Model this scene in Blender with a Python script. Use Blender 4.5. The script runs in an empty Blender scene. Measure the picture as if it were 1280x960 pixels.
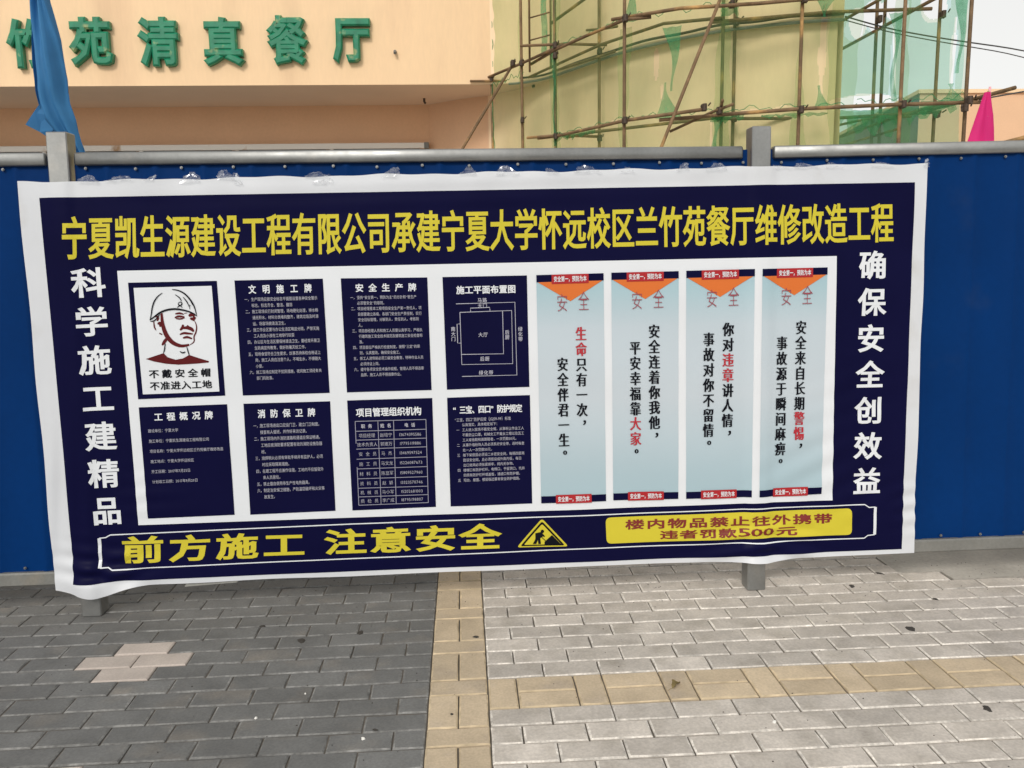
import bpy, bmesh, math, random
import numpy as np
from mathutils import Vector, Matrix, noise as mnoise
random.seed(7)
rng = np.random.default_rng(7)
SC = bpy.context.scene
COL = SC.collection

# ------------------------------------------------------------------ camera
yaw, pitch, roll = 0.0559934, -0.14977016, -0.01674935
cy_, sy_ = math.cos(yaw), math.sin(yaw); cp_, sp_ = math.cos(pitch), math.sin(pitch)
fwd = Vector((sy_*cp_, cy_*cp_, sp_)); rgt = Vector((cy_, -sy_, 0)); up_ = rgt.cross(fwd)
r2 = rgt*math.cos(roll) + up_*math.sin(roll); u2 = up_*math.cos(roll) - rgt*math.sin(roll)
cam_d = bpy.data.cameras.new('camera'); cam = bpy.data.objects.new('camera', cam_d); COL.objects.link(cam)
M = Matrix.Identity(4)
for i in range(3):
    M[i][0] = r2[i]; M[i][1] = u2[i]; M[i][2] = -fwd[i]
M.translation = Vector((-0.04854, -2.715, 1.4502))
cam.matrix_world = M
cam_d.sensor_width = 36; cam_d.lens = 1035.72/1280*36; cam_d.clip_end = 3000; cam_d.clip_start = .05
SC.camera = cam

# ------------------------------------------------------------------ light
SUN_EL, SUN_AZ = 36, 200          # azimuth clockwise from +Y (north): the sun stands behind the camera, to its left
w = bpy.data.worlds.new('World'); SC.world = w; w.use_nodes = True
nt = w.node_tree; nt.nodes.clear()
sky = nt.nodes.new('ShaderNodeTexSky'); sky.sky_type = 'NISHITA'; sky.sun_disc = False
sky.sun_elevation = math.radians(SUN_EL); sky.sun_rotation = math.radians(SUN_AZ)
sky.air_density = 1.0; sky.dust_density = 2.0
hs = nt.nodes.new('ShaderNodeHueSaturation'); hs.inputs['Saturation'].default_value = .28; hs.inputs['Value'].default_value = 1.0
mx = nt.nodes.new('ShaderNodeMix'); mx.data_type = 'RGBA'; mx.inputs['Factor'].default_value = .68   # thin bright cloud over the whole sky
mx.inputs[7].default_value = (6.5, 6.35, 6.0, 1)
bg = nt.nodes.new('ShaderNodeBackground'); bg.inputs['Strength'].default_value = .15
ow = nt.nodes.new('ShaderNodeOutputWorld')
nt.links.new(sky.outputs[0], hs.inputs['Color']); nt.links.new(hs.outputs[0], mx.inputs[6])
nt.links.new(mx.outputs[2], bg.inputs['Color']); nt.links.new(bg.outputs[0], ow.inputs['Surface'])
sd = bpy.data.lights.new('sun', 'SUN'); so = bpy.data.objects.new('sun', sd); COL.objects.link(so)
sd.energy = 1.6; sd.angle = math.radians(16); sd.color = (1.0, .945, .87)
el, az = math.radians(SUN_EL), math.radians(SUN_AZ)
to_sun = Vector((math.sin(az)*math.cos(el), math.cos(az)*math.cos(el), math.sin(el)))
so.rotation_euler = to_sun.to_track_quat('Z', 'Y').to_euler()
SC.view_settings.view_transform = 'Standard'; SC.view_settings.look = 'None'
SC.view_settings.exposure = 0.0; SC.view_settings.gamma = 1.0
SC.cycles.max_bounces = 8; SC.cycles.transparent_max_bounces = 12

# ------------------------------------------------------------------ materials
def mat(name, col, rough=.7, metal=0., var=.0, vscale=6., var2=0., v2scale=60., bump=0., bscale=200., rnd=0., dirt=None, dscale=2., dthr=.55, dw=.15,
        spec=.5, wvar=0., stretch=None, transl=0., rvar=0.):
    m = bpy.data.materials.new(name); m.use_nodes = True
    n = m.node_tree; p = n.nodes['Principled BSDF']
    L = n.links.new
    p.inputs['Roughness'].default_value = rough; p.inputs['Metallic'].default_value = metal
    p.inputs['Specular IOR Level'].default_value = spec
    tc = n.nodes.new('ShaderNodeTexCoord'); src = tc.outputs['Object']
    if rnd:                                                    # alike pieces: shift the texture from one to the next
        oi = n.nodes.new('ShaderNodeObjectInfo'); ad = n.nodes.new('ShaderNodeVectorMath'); ad.operation = 'ADD'
        mu = n.nodes.new('ShaderNodeMath'); mu.operation = 'MULTIPLY'; mu.inputs[1].default_value = 37.
        L(oi.outputs['Random'], mu.inputs[0]); L(src, ad.inputs[0]); L(mu.outputs[0], ad.inputs[1]); src = ad.outputs[0]
    if stretch:
        mp = n.nodes.new('ShaderNodeMapping'); mp.inputs['Scale'].default_value = stretch; L(src, mp.inputs[0]); src = mp.outputs[0]
    def noise(sc, det=4):
        t = n.nodes.new('ShaderNodeTexNoise'); t.inputs['Scale'].default_value = sc; t.inputs['Detail'].default_value = det
        L(src, t.inputs['Vector']); return t.outputs['Fac']
    def ramp(f, a, b):
        r = n.nodes.new('ShaderNodeMapRange'); r.inputs[1].default_value = .25; r.inputs[2].default_value = .75
        r.inputs[3].default_value = a; r.inputs[4].default_value = b; L(f, r.inputs[0]); return r.outputs[0]
    val = None
    def mulv(x):
        nonlocal val
        if val is None: val = x
        else:
            q = n.nodes.new('ShaderNodeMath'); q.operation = 'MULTIPLY'; L(val, q.inputs[0]); L(x, q.inputs[1]); val = q.outputs[0]
    if var: mulv(ramp(noise(vscale), 1-var, 1+var))
    if var2: mulv(ramp(noise(v2scale), 1-var2, 1+var2))
    if wvar:                                                   # wear that runs on from one piece to the next
        ge = n.nodes.new('ShaderNodeNewGeometry'); t = n.nodes.new('ShaderNodeTexNoise'); t.inputs['Scale'].default_value = 1.7; t.inputs['Detail'].default_value = 5
        L(ge.outputs['Position'], t.inputs['Vector']); mulv(ramp(t.outputs['Fac'], 1-wvar, 1+wvar))
    if rnd:
        r = n.nodes.new('ShaderNodeMapRange'); r.inputs[3].default_value = 1-rnd; r.inputs[4].default_value = 1+rnd
        L(oi.outputs['Random'], r.inputs[0]); mulv(r.outputs[0])
    c = n.nodes.new('ShaderNodeRGB'); c.outputs[0].default_value = (*col, 1); cur = c.outputs[0]
    if dirt:
        mxx = n.nodes.new('ShaderNodeMix'); mxx.data_type = 'RGBA'; L(cur, mxx.inputs[6]); mxx.inputs[7].default_value = (*dirt, 1)
        r = n.nodes.new('ShaderNodeMapRange'); r.inputs[1].default_value = dthr; r.inputs[2].default_value = dthr+dw
        L(noise(dscale, 8), r.inputs[0]); L(r.outputs[0], mxx.inputs['Factor']); cur = mxx.outputs[2]
    if val is not None:
        vm = n.nodes.new('ShaderNodeVectorMath'); vm.operation = 'SCALE'; L(cur, vm.inputs[0]); L(val, vm.inputs['Scale']); cur = vm.outputs[0]
    L(cur, p.inputs['Base Color'])
    if rvar:
        L(ramp(noise(vscale*2.3), max(0, rough-rvar), min(1, rough+rvar)), p.inputs['Roughness'])
    if bump:
        b = n.nodes.new('ShaderNodeBump'); b.inputs['Strength'].default_value = bump; b.inputs['Distance'].default_value = .004
        L(noise(bscale), b.inputs['Height']); L(b.outputs[0], p.inputs['Normal'])
    if transl:
        t = n.nodes.new('ShaderNodeBsdfTranslucent'); L(cur, t.inputs['Color']); ms = n.nodes.new('ShaderNodeMixShader')
        ms.inputs[0].default_value = transl; L(p.outputs[0], ms.inputs[1]); L(t.outputs[0], ms.inputs[2])
        L(ms.outputs[0], n.nodes['Material Output'].inputs['Surface'])
    m.diffuse_color = (*col, 1)
    return m

def sheer(name, col, alpha, trans=(1, 1, 1), rough=.6, var=.1, vs=3., gloss=0.):
    m = bpy.data.materials.new(name); m.use_nodes = True; n = m.node_tree; n.nodes.clear(); L = n.links.new
    o = n.nodes.new('ShaderNodeOutputMaterial'); ms = n.nodes.new('ShaderNodeMixShader')
    t = n.nodes.new('ShaderNodeBsdfTransparent'); t.inputs[0].default_value = (*trans, 1)
    d = n.nodes.new('ShaderNodeBsdfDiffuse'); d.inputs[0].default_value = (*col, 1)
    tl = n.nodes.new('ShaderNodeBsdfTranslucent'); tl.inputs[0].default_value = (*col, 1)
    m2 = n.nodes.new('ShaderNodeMixShader'); m2.inputs[0].default_value = .5; L(d.outputs[0], m2.inputs[1]); L(tl.outputs[0], m2.inputs[2])
    body = m2.outputs[0]
    if gloss:
        g = n.nodes.new('ShaderNodeBsdfGlossy'); g.inputs['Roughness'].default_value = .15; g.inputs[0].default_value = (1, 1, 1, 1)
        m3 = n.nodes.new('ShaderNodeMixShader'); m3.inputs[0].default_value = gloss; L(body, m3.inputs[1]); L(g.outputs[0], m3.inputs[2]); body = m3.outputs[0]
    tc = n.nodes.new('ShaderNodeTexCoord'); ns = n.nodes.new('ShaderNodeTexNoise'); ns.inputs['Scale'].default_value = vs
    L(tc.outputs['Object'], ns.inputs['Vector'])
    r = n.nodes.new('ShaderNodeMapRange'); r.inputs[1].default_value = .3; r.inputs[2].default_value = .7
    r.inputs[3].default_value = alpha-var; r.inputs[4].default_value = alpha+var
    L(ns.outputs['Fac'], r.inputs[0]); L(r.outputs[0], ms.inputs[0])
    L(t.outputs[0], ms.inputs[1]); L(body, ms.inputs[2]); L(ms.outputs[0], o.inputs['Surface'])
    return m

MT = dict(
    mortar=mat('sand_joint', (.12, .105, .088), .95, var=.3, vscale=30, bump=.5, bscale=300),
    dark=mat('dark_brick', (.145, .146, .143), .85, wvar=.14, var=.16, vscale=9, var2=.16, v2scale=120, rnd=.10, bump=.35, bscale=450, dirt=(.20, .185, .165), dscale=5, dthr=.56, dw=.2),
    dark_edge=mat('dark_brick_edge', (.185, .184, .178), .9, var=.45, vscale=18, var2=.3, v2scale=90, rnd=.15),
    light=mat('grey_brick', (.485, .445, .40), .85, wvar=.13, var=.15, vscale=10, var2=.15, v2scale=110, rnd=.13, bump=.35, bscale=450, dirt=(.38, .345, .30), dscale=8, dthr=.50, dw=.25),
    light_edge=mat('grey_brick_edge', (.58, .545, .495), .9, var=.40, vscale=18, var2=.3, v2scale=90, rnd=.12),
    yellow=mat('yellow_brick', (.50, .405, .285), .85, wvar=.12, var=.14, vscale=9, var2=.12, v2scale=120, rnd=.10, bump=.35, bscale=450, dirt=(.44, .365, .28), dscale=7, dthr=.54, dw=.22),
    yellow_edge=mat('yellow_brick_edge', (.52, .42, .28), .9, var=.3, vscale=25, rnd=.12),
    pale=mat('pale_brick', (.49, .43, .385), .85, var=.12, vscale=10, var2=.1, v2scale=130, rnd=.06, bump=.3, bscale=450),
    concrete=mat('concrete', (.36, .34, .305), .9, var=.18, vscale=4, var2=.12, v2scale=60, bump=.4, bscale=150),
    earth=mat('earth', (.17, .165, .155), .95, var=.25, vscale=1.5, bump=.5, bscale=40),
    steel=mat('galvanised_steel', (.29, .295, .29), .44, .85, var=.20, vscale=5, var2=.06, v2scale=90, bump=.05, bscale=60, rvar=.12, dirt=(.36, .35, .33), dscale=7, dthr=.6, dw=.2),
    steel_dull=mat('dull_steel', (.23, .23, .215), .6, .5, var=.18, vscale=6, var2=.08, v2scale=90, dirt=(.28, .26, .22), dscale=9, dthr=.58, dw=.2),
    blue=mat('blue_sheet', (.0010, .027, .125), .5, .0, var=.12, vscale=1.5, var2=.05, v2scale=40, rvar=.08, bump=.03, bscale=20, spec=.05, dirt=(.02, .040, .10), dscale=2.2, dthr=.60, dw=.25),
    vinyl=mat('white_vinyl', (.70, .725, .765), .38, var=.03, vscale=4, dirt=(.56, .56, .545), dscale=3, dthr=.62, dw=.2, bump=.45, bscale=6, transl=.12),
    navy=mat('navy_ink', (.0050, .0050, .033), .38, var=.1, vscale=3, bump=.35, bscale=6, spec=.03),
    white_ink=mat('white_ink', (.70, .73, .77), .40, var=.02, bump=.35, bscale=6),
    grey_ink=mat('pale_text_ink', (.42, .42, .50), .45),
    yellow_ink=mat('yellow_ink', (.58, .50, .04), .5, spec=.15, var=.03, bump=.10, bscale=7),
    black_ink=mat('black_ink', (.005, .006, .010), .5, spec=.08),
    grid_ink=mat('table_line_ink', (.30, .30, .38), .5),
    red_ink=mat('red_ink', (.40, .012, .025), .42), label_red=mat('label_red_ink', (.38, .02, .025), .5, spec=.2),
    maroon=mat('maroon_ink', (.10, .010, .012), .5, spec=.1), orange=mat('orange_ink', (.64, .155, .03), .5, spec=.2),
    plum=mat('thin_red_ink', (.30, .05, .07), .42), plate_red=mat('notice_red_ink', (.19, .015, .012), .42),
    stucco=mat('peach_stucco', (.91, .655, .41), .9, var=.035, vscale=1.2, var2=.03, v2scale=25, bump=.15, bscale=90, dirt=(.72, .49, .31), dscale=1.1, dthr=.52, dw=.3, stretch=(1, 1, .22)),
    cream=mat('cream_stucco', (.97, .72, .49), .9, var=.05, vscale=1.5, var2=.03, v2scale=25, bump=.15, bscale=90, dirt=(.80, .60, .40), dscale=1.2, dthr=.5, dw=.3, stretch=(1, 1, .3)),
    shade_wall=mat('painted_shade_green', (.20, .20, .14), .9, var=.2, vscale=2),  # annex side face: its shade is put into this darker colour
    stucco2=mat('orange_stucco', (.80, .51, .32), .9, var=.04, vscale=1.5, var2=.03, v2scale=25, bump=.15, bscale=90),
    soffit=mat('soffit_paint', (.76, .58, .44), .9, var=.04, vscale=1.2),
    sign=mat('green_plastic', (.012, .21, .11), .3, var=.25, vscale=9, dirt=(.30, .38, .17), dscale=6, dthr=.60, dw=.12, bump=.35, bscale=16),
    white_frame=mat('white_frame', (.80, .78, .74), .5, dirt=(.45, .28, .16), dscale=3, dthr=.62, dw=.1),
    glass=mat('dark_glass', (.03, .035, .04), .06, spec=.8),
    rust=mat('rusty_tube', (.20, .125, .065), .75, .25, var=.35, vscale=7, var2=.2, v2scale=60, bump=.4, bscale=150, dirt=(.44, .26, .10), dscale=3, dthr=.55, dw=.12, rnd=.2),
    coupler=mat('coupler_iron', (.085, .06, .045), .7, .4, var=.3, vscale=40),
    flag_blue=mat('blue_cloth', (.055, .25, .52), .75, var=.12, vscale=9, transl=.35),
    flag_pink=mat('pink_cloth', (.86, .03, .27), .7, var=.08, vscale=9, transl=.35),
    pink_pale=mat('pink_sleeve', (.82, .42, .45), .7),
    cable=mat('black_cable', (.06, .06, .06), .6),
    leafm=mat('dry_leaf', (.20, .15, .055), .8, var=.3, vscale=60),
    gum=mat('dark_grime', (.045, .04, .035), .9, var=.3, vscale=80), chip=mat('white_chip', (.75, .74, .70), .8),
    bamboo=mat('bamboo', (.38, .27, .13), .6, var=.2, vscale=12),
    net=sheer('green_mesh', (.22, .42, .19), .22, (.97, 1, .92), var=.04, vs=1.3),
    net_teal=sheer('teal_mesh', (.14, .44, .42), .25, (.82, .985, .97), var=.04, vs=1.3),
    net_dense=sheer('gathered_green_mesh', (.07, .38, .19), .52, (.85, 1, .9), var=.12, vs=8),
    film=sheer('plastic_film', (.8, .82, .85), .26, var=.16, vs=40, gloss=.28),
)

# ------------------------------------------------------------------ helpers
def link(o, parent=None):
    COL.objects.link(o)
    if parent is not None: o.parent = parent
    return o
def mesh(name, verts, faces, m=None, smooth=False, mids=None):
    me = bpy.data.meshes.new(name); me.from_pydata([tuple(map(float, v)) for v in verts], [], [tuple(map(int, f)) for f in faces])
    for x in (m if isinstance(m, (list, tuple)) else [m]):
        if x: me.materials.append(MT[x])
    if mids is not None: me.polygons.foreach_set('material_index', list(mids))
    if smooth: me.polygons.foreach_set('use_smooth', [True]*len(me.polygons))
    me.update(); return me
def obj(name, verts, faces, m, parent=None, smooth=False, label=None, mids=None):
    o = bpy.data.objects.new(name, mesh(name, verts, faces, m, smooth, mids))
    if label: o['label'] = label
    return link(o, parent)
def tag(o, label=None, cat=None, group=None, kind=None):
    if label: o['label'] = label
    if cat: o['category'] = cat
    if group: o['group'] = group
    if kind: o['kind'] = kind
    return o
def empty(name, loc=(0, 0, 0), **k):
    o = bpy.data.objects.new(name, None); o.empty_display_size = .1; o.location = loc; link(o); return tag(o, **k)
class MB:
    def __init__(s): s.v = []; s.f = []; s.mi = []; s.cur = 0
    def add(s, v, f):
        b = len(s.v); s.v += [tuple(x) for x in v]; s.f += [tuple(i+b for i in q) for q in f]; s.mi += [s.cur]*len(f)
    def box(s, x0, x1, y0, y1, z0, z1, bev=0.):
        if bev <= 0:
            s.add([(x, y, z) for z in (z0, z1) for y in (y0, y1) for x in (x0, x1)],
                  [(0, 2, 3, 1), (4, 5, 7, 6), (0, 1, 5, 4), (2, 6, 7, 3), (0, 4, 6, 2), (1, 3, 7, 5)])
        else:
            bm = bmesh.new(); bmesh.ops.create_cube(bm, size=1)
            for v in bm.verts: v.co = Vector(((x0+x1)/2+v.co.x*(x1-x0), (y0+y1)/2+v.co.y*(y1-y0), (z0+z1)/2+v.co.z*(z1-z0)))
            bmesh.ops.bevel(bm, geom=bm.edges[:]+bm.verts[:], offset=bev, segments=1, affect='EDGES')
            bm.verts.index_update(); s.add([v.co[:] for v in bm.verts], [[v.index for v in f.verts] for f in bm.faces]); bm.free()
    def tube(s, pts, r, n=8, cap=True):
        pts = [Vector(p) for p in pts]; rr = r if isinstance(r, (list, tuple)) else [r]*len(pts)
        V = []; F = []
        t0 = (pts[1]-pts[0]).normalized(); ref = Vector((0, 0, 1)) if abs(t0.z) < .9 else Vector((1, 0, 0))
        a = t0.cross(ref).normalized()
        for i, p in enumerate(pts):
            t = (pts[min(i+1, len(pts)-1)]-pts[max(i-1, 0)]).normalized()
            a = (a - t*a.dot(t)).normalized(); b = t.cross(a)
            for k in range(n):
                g = 2*math.pi*k/n; V.append(p+(a*math.cos(g)+b*math.sin(g))*rr[i])
        for i in range(len(pts)-1):
            for k in range(n):
                F.append((i*n+k, i*n+(k+1) % n, (i+1)*n+(k+1) % n, (i+1)*n+k))
        if cap: F += [tuple(range(n-1, -1, -1)), tuple(range((len(pts)-1)*n, len(pts)*n))]
        s.add(V, F)
    def build(s, name, m, parent=None, smooth=False, label=None):
        return obj(name, s.v, s.f, m, parent, smooth, label, s.mi if isinstance(m, (list, tuple)) else None)
def smooth_angle(o, deg=40):
    me = o.data; me.polygons.foreach_set('use_smooth', [True]*len(me.polygons))
    bm = bmesh.new(); bm.from_mesh(me)
    for e in bm.edges:
        if len(e.link_faces) == 2 and e.calc_face_angle(0) > math.radians(deg): e.smooth = False
    bm.to_mesh(me); bm.free()

BANNER = {
 'sheet': [(-1.7893,1.7801),(1.8961,1.8167),(1.8915,0.1472),(-1.7651,0.134)],
 'navy': [(-1.7084,1.7188),(1.8437,1.7388),(1.8357,0.1673),(-1.6839,0.1547)],
 'board': [(-1.4274,1.4294),(1.5146,1.4399),(1.5199,0.3957),(-1.4133,0.3893)],
 'p0': [(-1.3879,1.3818),(-1.0391,1.3828),(-1.0324,0.9173),(-1.38,0.9118)],
 'p0in': [(-1.3671,1.3606),(-1.0604,1.3634),(-1.0542,0.9353),(-1.359,0.9315)],
 'p0t1': [(-1.3274,1.0301),(-1.0847,1.0312),(-1.0848,0.9982),(-1.3278,0.9967)],
 'p0t2': [(-1.3271,0.9811),(-1.0829,0.9825),(-1.083,0.95),(-1.3275,0.9481)],
 'p1': [(-0.9689,1.383),(-0.6176,1.3841),(-0.6091,0.9183),(-0.9618,0.9157)],
 'p2': [(-0.5455,1.3839),(-0.1958,1.3815),(-0.1914,0.9195),(-0.539,0.9181)],
 'p3': [(-0.134,1.3817),(0.2122,1.3824),(0.2145,0.9222),(-0.1282,0.9191)],
 'p4': [(-1.3796,0.8787),(-1.0269,0.8819),(-1.0209,0.4197),(-1.3729,0.4155)],
 'p5': [(-0.9613,0.8819),(-0.6089,0.8836),(-0.606,0.4225),(-0.9566,0.418)],
 'p6': [(-0.5396,0.8845),(-0.19,0.8865),(-0.1878,0.4254),(-0.5358,0.4218)],
 'p7': [(-0.1286,0.8856),(0.2161,0.888),(0.2181,0.4265),(-0.126,0.4259)],
 's0': [(0.2509,1.383),(0.5297,1.386),(0.5328,0.4266),(0.2562,0.4266)],
 's1': [(0.5621,1.3874),(0.8439,1.389),(0.8435,0.426),(0.5641,0.4284)],
 's2': [(0.8759,1.3898),(1.1626,1.3924),(1.161,0.4235),(0.8775,0.4249)],
 's3': [(1.1947,1.3919),(1.4746,1.3937),(1.47,0.4259),(1.1944,0.4224)],
 'headline': [(-1.6229,1.6416),(1.7499,1.6545),(1.7562,1.4958),(-1.6309,1.4787)],
 'left': [(-1.6011,1.4403),(-1.4811,1.4427),(-1.4805,0.3985),(-1.5901,0.3972)],
 'right': [(1.6164,1.4565),(1.728,1.4564),(1.728,0.4188),(1.6138,0.4191)],
 'cap1': [(-1.4803,0.3392),(-0.7431,0.3349),(-0.7476,0.2336),(-1.4853,0.2306)],
 'cap2': [(-0.6498,0.3401),(0.0769,0.3437),(0.0746,0.2377),(-0.6524,0.237)],
 'frame': [(-1.5301,0.3515),(-1.5489,0.3414),(-1.5748,0.3393),(-1.5752,0.2173),(-1.5442,0.2162),(-1.5278,0.2056),(-0.5466,0.2147),(0.6102,0.2225),(1.665,0.223),(1.6798,0.2346),(1.7108,0.2374),(1.7111,0.3599),(1.6826,0.3594),(1.6637,0.3721),(0.6109,0.3676),(-0.5408,0.3637)],
 'tri': [(0.2582,0.3603),(0.3701,0.2342),(0.149,0.2378)],
 'plate': [(0.5299,0.3543),(1.6067,0.3574),(1.6096,0.24),(0.5339,0.2401)],
 'pl1': [(0.6177,0.3404),(1.5176,0.3371),(1.5185,0.2955),(0.6175,0.3002)],
 'pl2': [(0.7675,0.2878),(1.369,0.2855),(1.3696,0.2486),(0.7675,0.252)],
 'heap': [(0.2675,0.2592),(0.2997,0.2878),(0.3401,0.2445),(0.2673,0.2462)],
 'manbody': [(0.229,0.2977),(0.2573,0.3032),(0.2633,0.2844),(0.2496,0.2757),(0.2519,0.2505),(0.241,0.2509),(0.2395,0.2686),(0.2319,0.2513),(0.2174,0.2518),(0.2286,0.2718)],
 'manhead': [(0.2591,0.305)],
 'manarm': [(0.2571,0.2939),(0.2678,0.2815)],
 'shovel': [(0.2453,0.2897),(0.2766,0.2589)],
 'f_helmet_left': [(-1.256,1.3387),(-1.2735,1.326),(-1.2887,1.3065),(-1.2986,1.2812),(-1.3043,1.2529),(-1.3101,1.2331)],
 'f_helmet_top': [(-1.2161,1.3521),(-1.1913,1.3471),(-1.167,1.3325),(-1.1461,1.3066),(-1.1336,1.2807),(-1.127,1.2493)],
 'f_helmet_brim': [(-1.3113,1.2314),(-1.2955,1.2424),(-1.2692,1.2607),(-1.2406,1.2709),(-1.2069,1.2736),(-1.1681,1.266),(-1.1407,1.2552),(-1.1256,1.2435)],
 'f_helmet_brim_in': [(-1.3094,1.2257),(-1.2906,1.231),(-1.2696,1.255)],
 'f_ridge_a': [(-1.2062,1.3315),(-1.1902,1.3188),(-1.1826,1.3044)],
 'f_ridge_b': [(-1.176,1.3213),(-1.1631,1.304),(-1.1557,1.2868)],
 'f_ridge_c': [(-1.1602,1.3239),(-1.1487,1.3094),(-1.1389,1.2865)],
 'f_badge_a': [(-1.1942,1.299),(-1.1856,1.3016),(-1.1815,1.2947),(-1.1881,1.2875),(-1.1957,1.2916),(-1.1942,1.299)],
 'f_badge_b': [(-1.2009,1.2792),(-1.1904,1.287),(-1.1814,1.2788)],
 'f_badge_c': [(-1.1586,1.2841),(-1.1473,1.2861)],
 'f_badge_d': [(-1.1526,1.2908),(-1.1521,1.2714)],
 'f_strap': [(-1.2638,1.2577),(-1.2631,1.2236),(-1.2568,1.1892),(-1.2446,1.1603),(-1.2235,1.1369),(-1.1933,1.1248),(-1.1621,1.1287)],
 'f_brow_l': [(-1.2109,1.2538),(-1.1939,1.2563),(-1.1774,1.2514)],
 'f_brow_r': [(-1.1755,1.2548),(-1.1642,1.2568)],
 'f_eye_l': [(-1.2135,1.2385),(-1.1975,1.2439),(-1.1752,1.2411)],
 'f_eye_l2': [(-1.2092,1.235),(-1.1925,1.2335),(-1.1743,1.2377)],
 'f_eye_r': [(-1.1582,1.2442),(-1.1466,1.2497),(-1.1326,1.2494)],
 'f_eye_r2': [(-1.1531,1.2355),(-1.142,1.2324),(-1.1315,1.2391)],
 'f_eye_r3': [(-1.1382,1.2495),(-1.1397,1.2238)],
 'f_face_r': [(-1.1358,1.2238),(-1.1296,1.2036),(-1.1326,1.1808),(-1.1417,1.1609),(-1.1428,1.1409),(-1.1593,1.1286)],
 'f_nose': [(-1.1826,1.2105),(-1.185,1.1991),(-1.1952,1.1879)],
 'f_nose_b': [(-1.1835,1.1962),(-1.1665,1.1975),(-1.15,1.1915),(-1.1422,1.181)],
 'f_nose_c': [(-1.1671,1.2073),(-1.1525,1.1972)],
 'f_mouth_a': [(-1.1973,1.1707),(-1.1818,1.1761),(-1.1651,1.1746),(-1.1455,1.1719)],
 'f_mouth_b': [(-1.1858,1.1562),(-1.1687,1.1598),(-1.1495,1.1525)],
 'f_ear_a': [(-1.2896,1.2469),(-1.2788,1.241),(-1.2825,1.2268)],
 'f_ear_b': [(-1.2821,1.2154),(-1.2707,1.218),(-1.2727,1.2038)],
 'f_ear_c': [(-1.2771,1.1782),(-1.2663,1.1722)],
 'f_ear_d': [(-1.2963,1.2299),(-1.2951,1.2043),(-1.2893,1.1899)],
 'f_strap_tail': [(-1.2689,1.1294),(-1.2567,1.1463),(-1.2446,1.1603)],
 'f_neck_l': [(-1.2555,1.1377),(-1.2605,1.112),(-1.2653,1.0977)],
 'f_neck_r': [(-1.1721,1.1214),(-1.1677,1.1012),(-1.1646,1.0868)],
 'f_throat': [(-1.2002,1.1031),(-1.1893,1.0971),(-1.1789,1.1015)],
 'f_collar': [(-1.3369,1.0753),(-1.2653,1.0977),(-1.2495,1.0801),(-1.2192,1.0696),(-1.1907,1.0741),(-1.1645,1.0879),(-1.1286,1.0744),(-1.0881,1.0608),(-1.0901,1.055),(-1.1412,1.0516),(-1.2091,1.0492),(-1.2595,1.0544),(-1.3039,1.0641)],
 'd_a': [(-0.0815,1.2718),(0.1606,1.2739),(0.163,0.9733),(-0.0642,0.9724)],
 'd_b': [(-0.0665,1.2366),(0.1466,1.2403),(0.1467,1.0211),(-0.064,1.0218),(-0.0665,1.2366)],
 'd_c': [(0.1092,1.2389),(0.1094,1.0628),(-0.0656,1.0636)],
 'd_d': [(-0.0224,1.2384),(-0.0231,1.2532),(0.0562,1.2548),(0.0575,1.2399)],
 'd_e': [(-0.0666,1.1894),(-0.0794,1.1892),(-0.0788,1.1109),(-0.0655,1.1106)],
 'dl_l1': [(0.0266,1.285)],
 'dl_l2': [(0.0271,1.2623)],
 'dl_l3': [(0.0271,1.1433)],
 'dl_l4': [(0.0318,1.0437)],
 'dl_l5': [(0.0358,0.9861)],
 'dv_a': [(-0.0954,1.1486)],
 'dv_b': [(0.1265,1.1411)],
 'dv_c': [(0.1812,1.1426)],
 'table': [(-0.5102,0.797),(-0.417,0.7973),(-0.3527,0.7975),(-0.2186,0.7979),(-0.51,0.7557),(-0.4168,0.7561),(-0.3527,0.7564),(-0.2187,0.7569),(-0.5098,0.7188),(-0.4167,0.7189),(-0.3527,0.719),(-0.2187,0.7193),(-0.5096,0.6812),(-0.4166,0.6817),(-0.3527,0.682),(-0.2188,0.6827),(-0.5094,0.639),(-0.4164,0.6394),(-0.3528,0.6397),(-0.2188,0.6403),(-0.5092,0.5979),(-0.4163,0.5982),(-0.3528,0.5985),(-0.2189,0.599),(-0.509,0.556),(-0.4162,0.5562),(-0.3529,0.5563),(-0.219,0.5564),(-0.5088,0.5158),(-0.416,0.5157),(-0.3529,0.5156),(-0.2191,0.5155),(-0.5086,0.4789),(-0.4159,0.4791),(-0.3529,0.4793),(-0.2191,0.4796),(-0.5084,0.4436),(-0.4158,0.4442),(-0.353,0.4445),(-0.2191,0.4453)],
}

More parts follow.
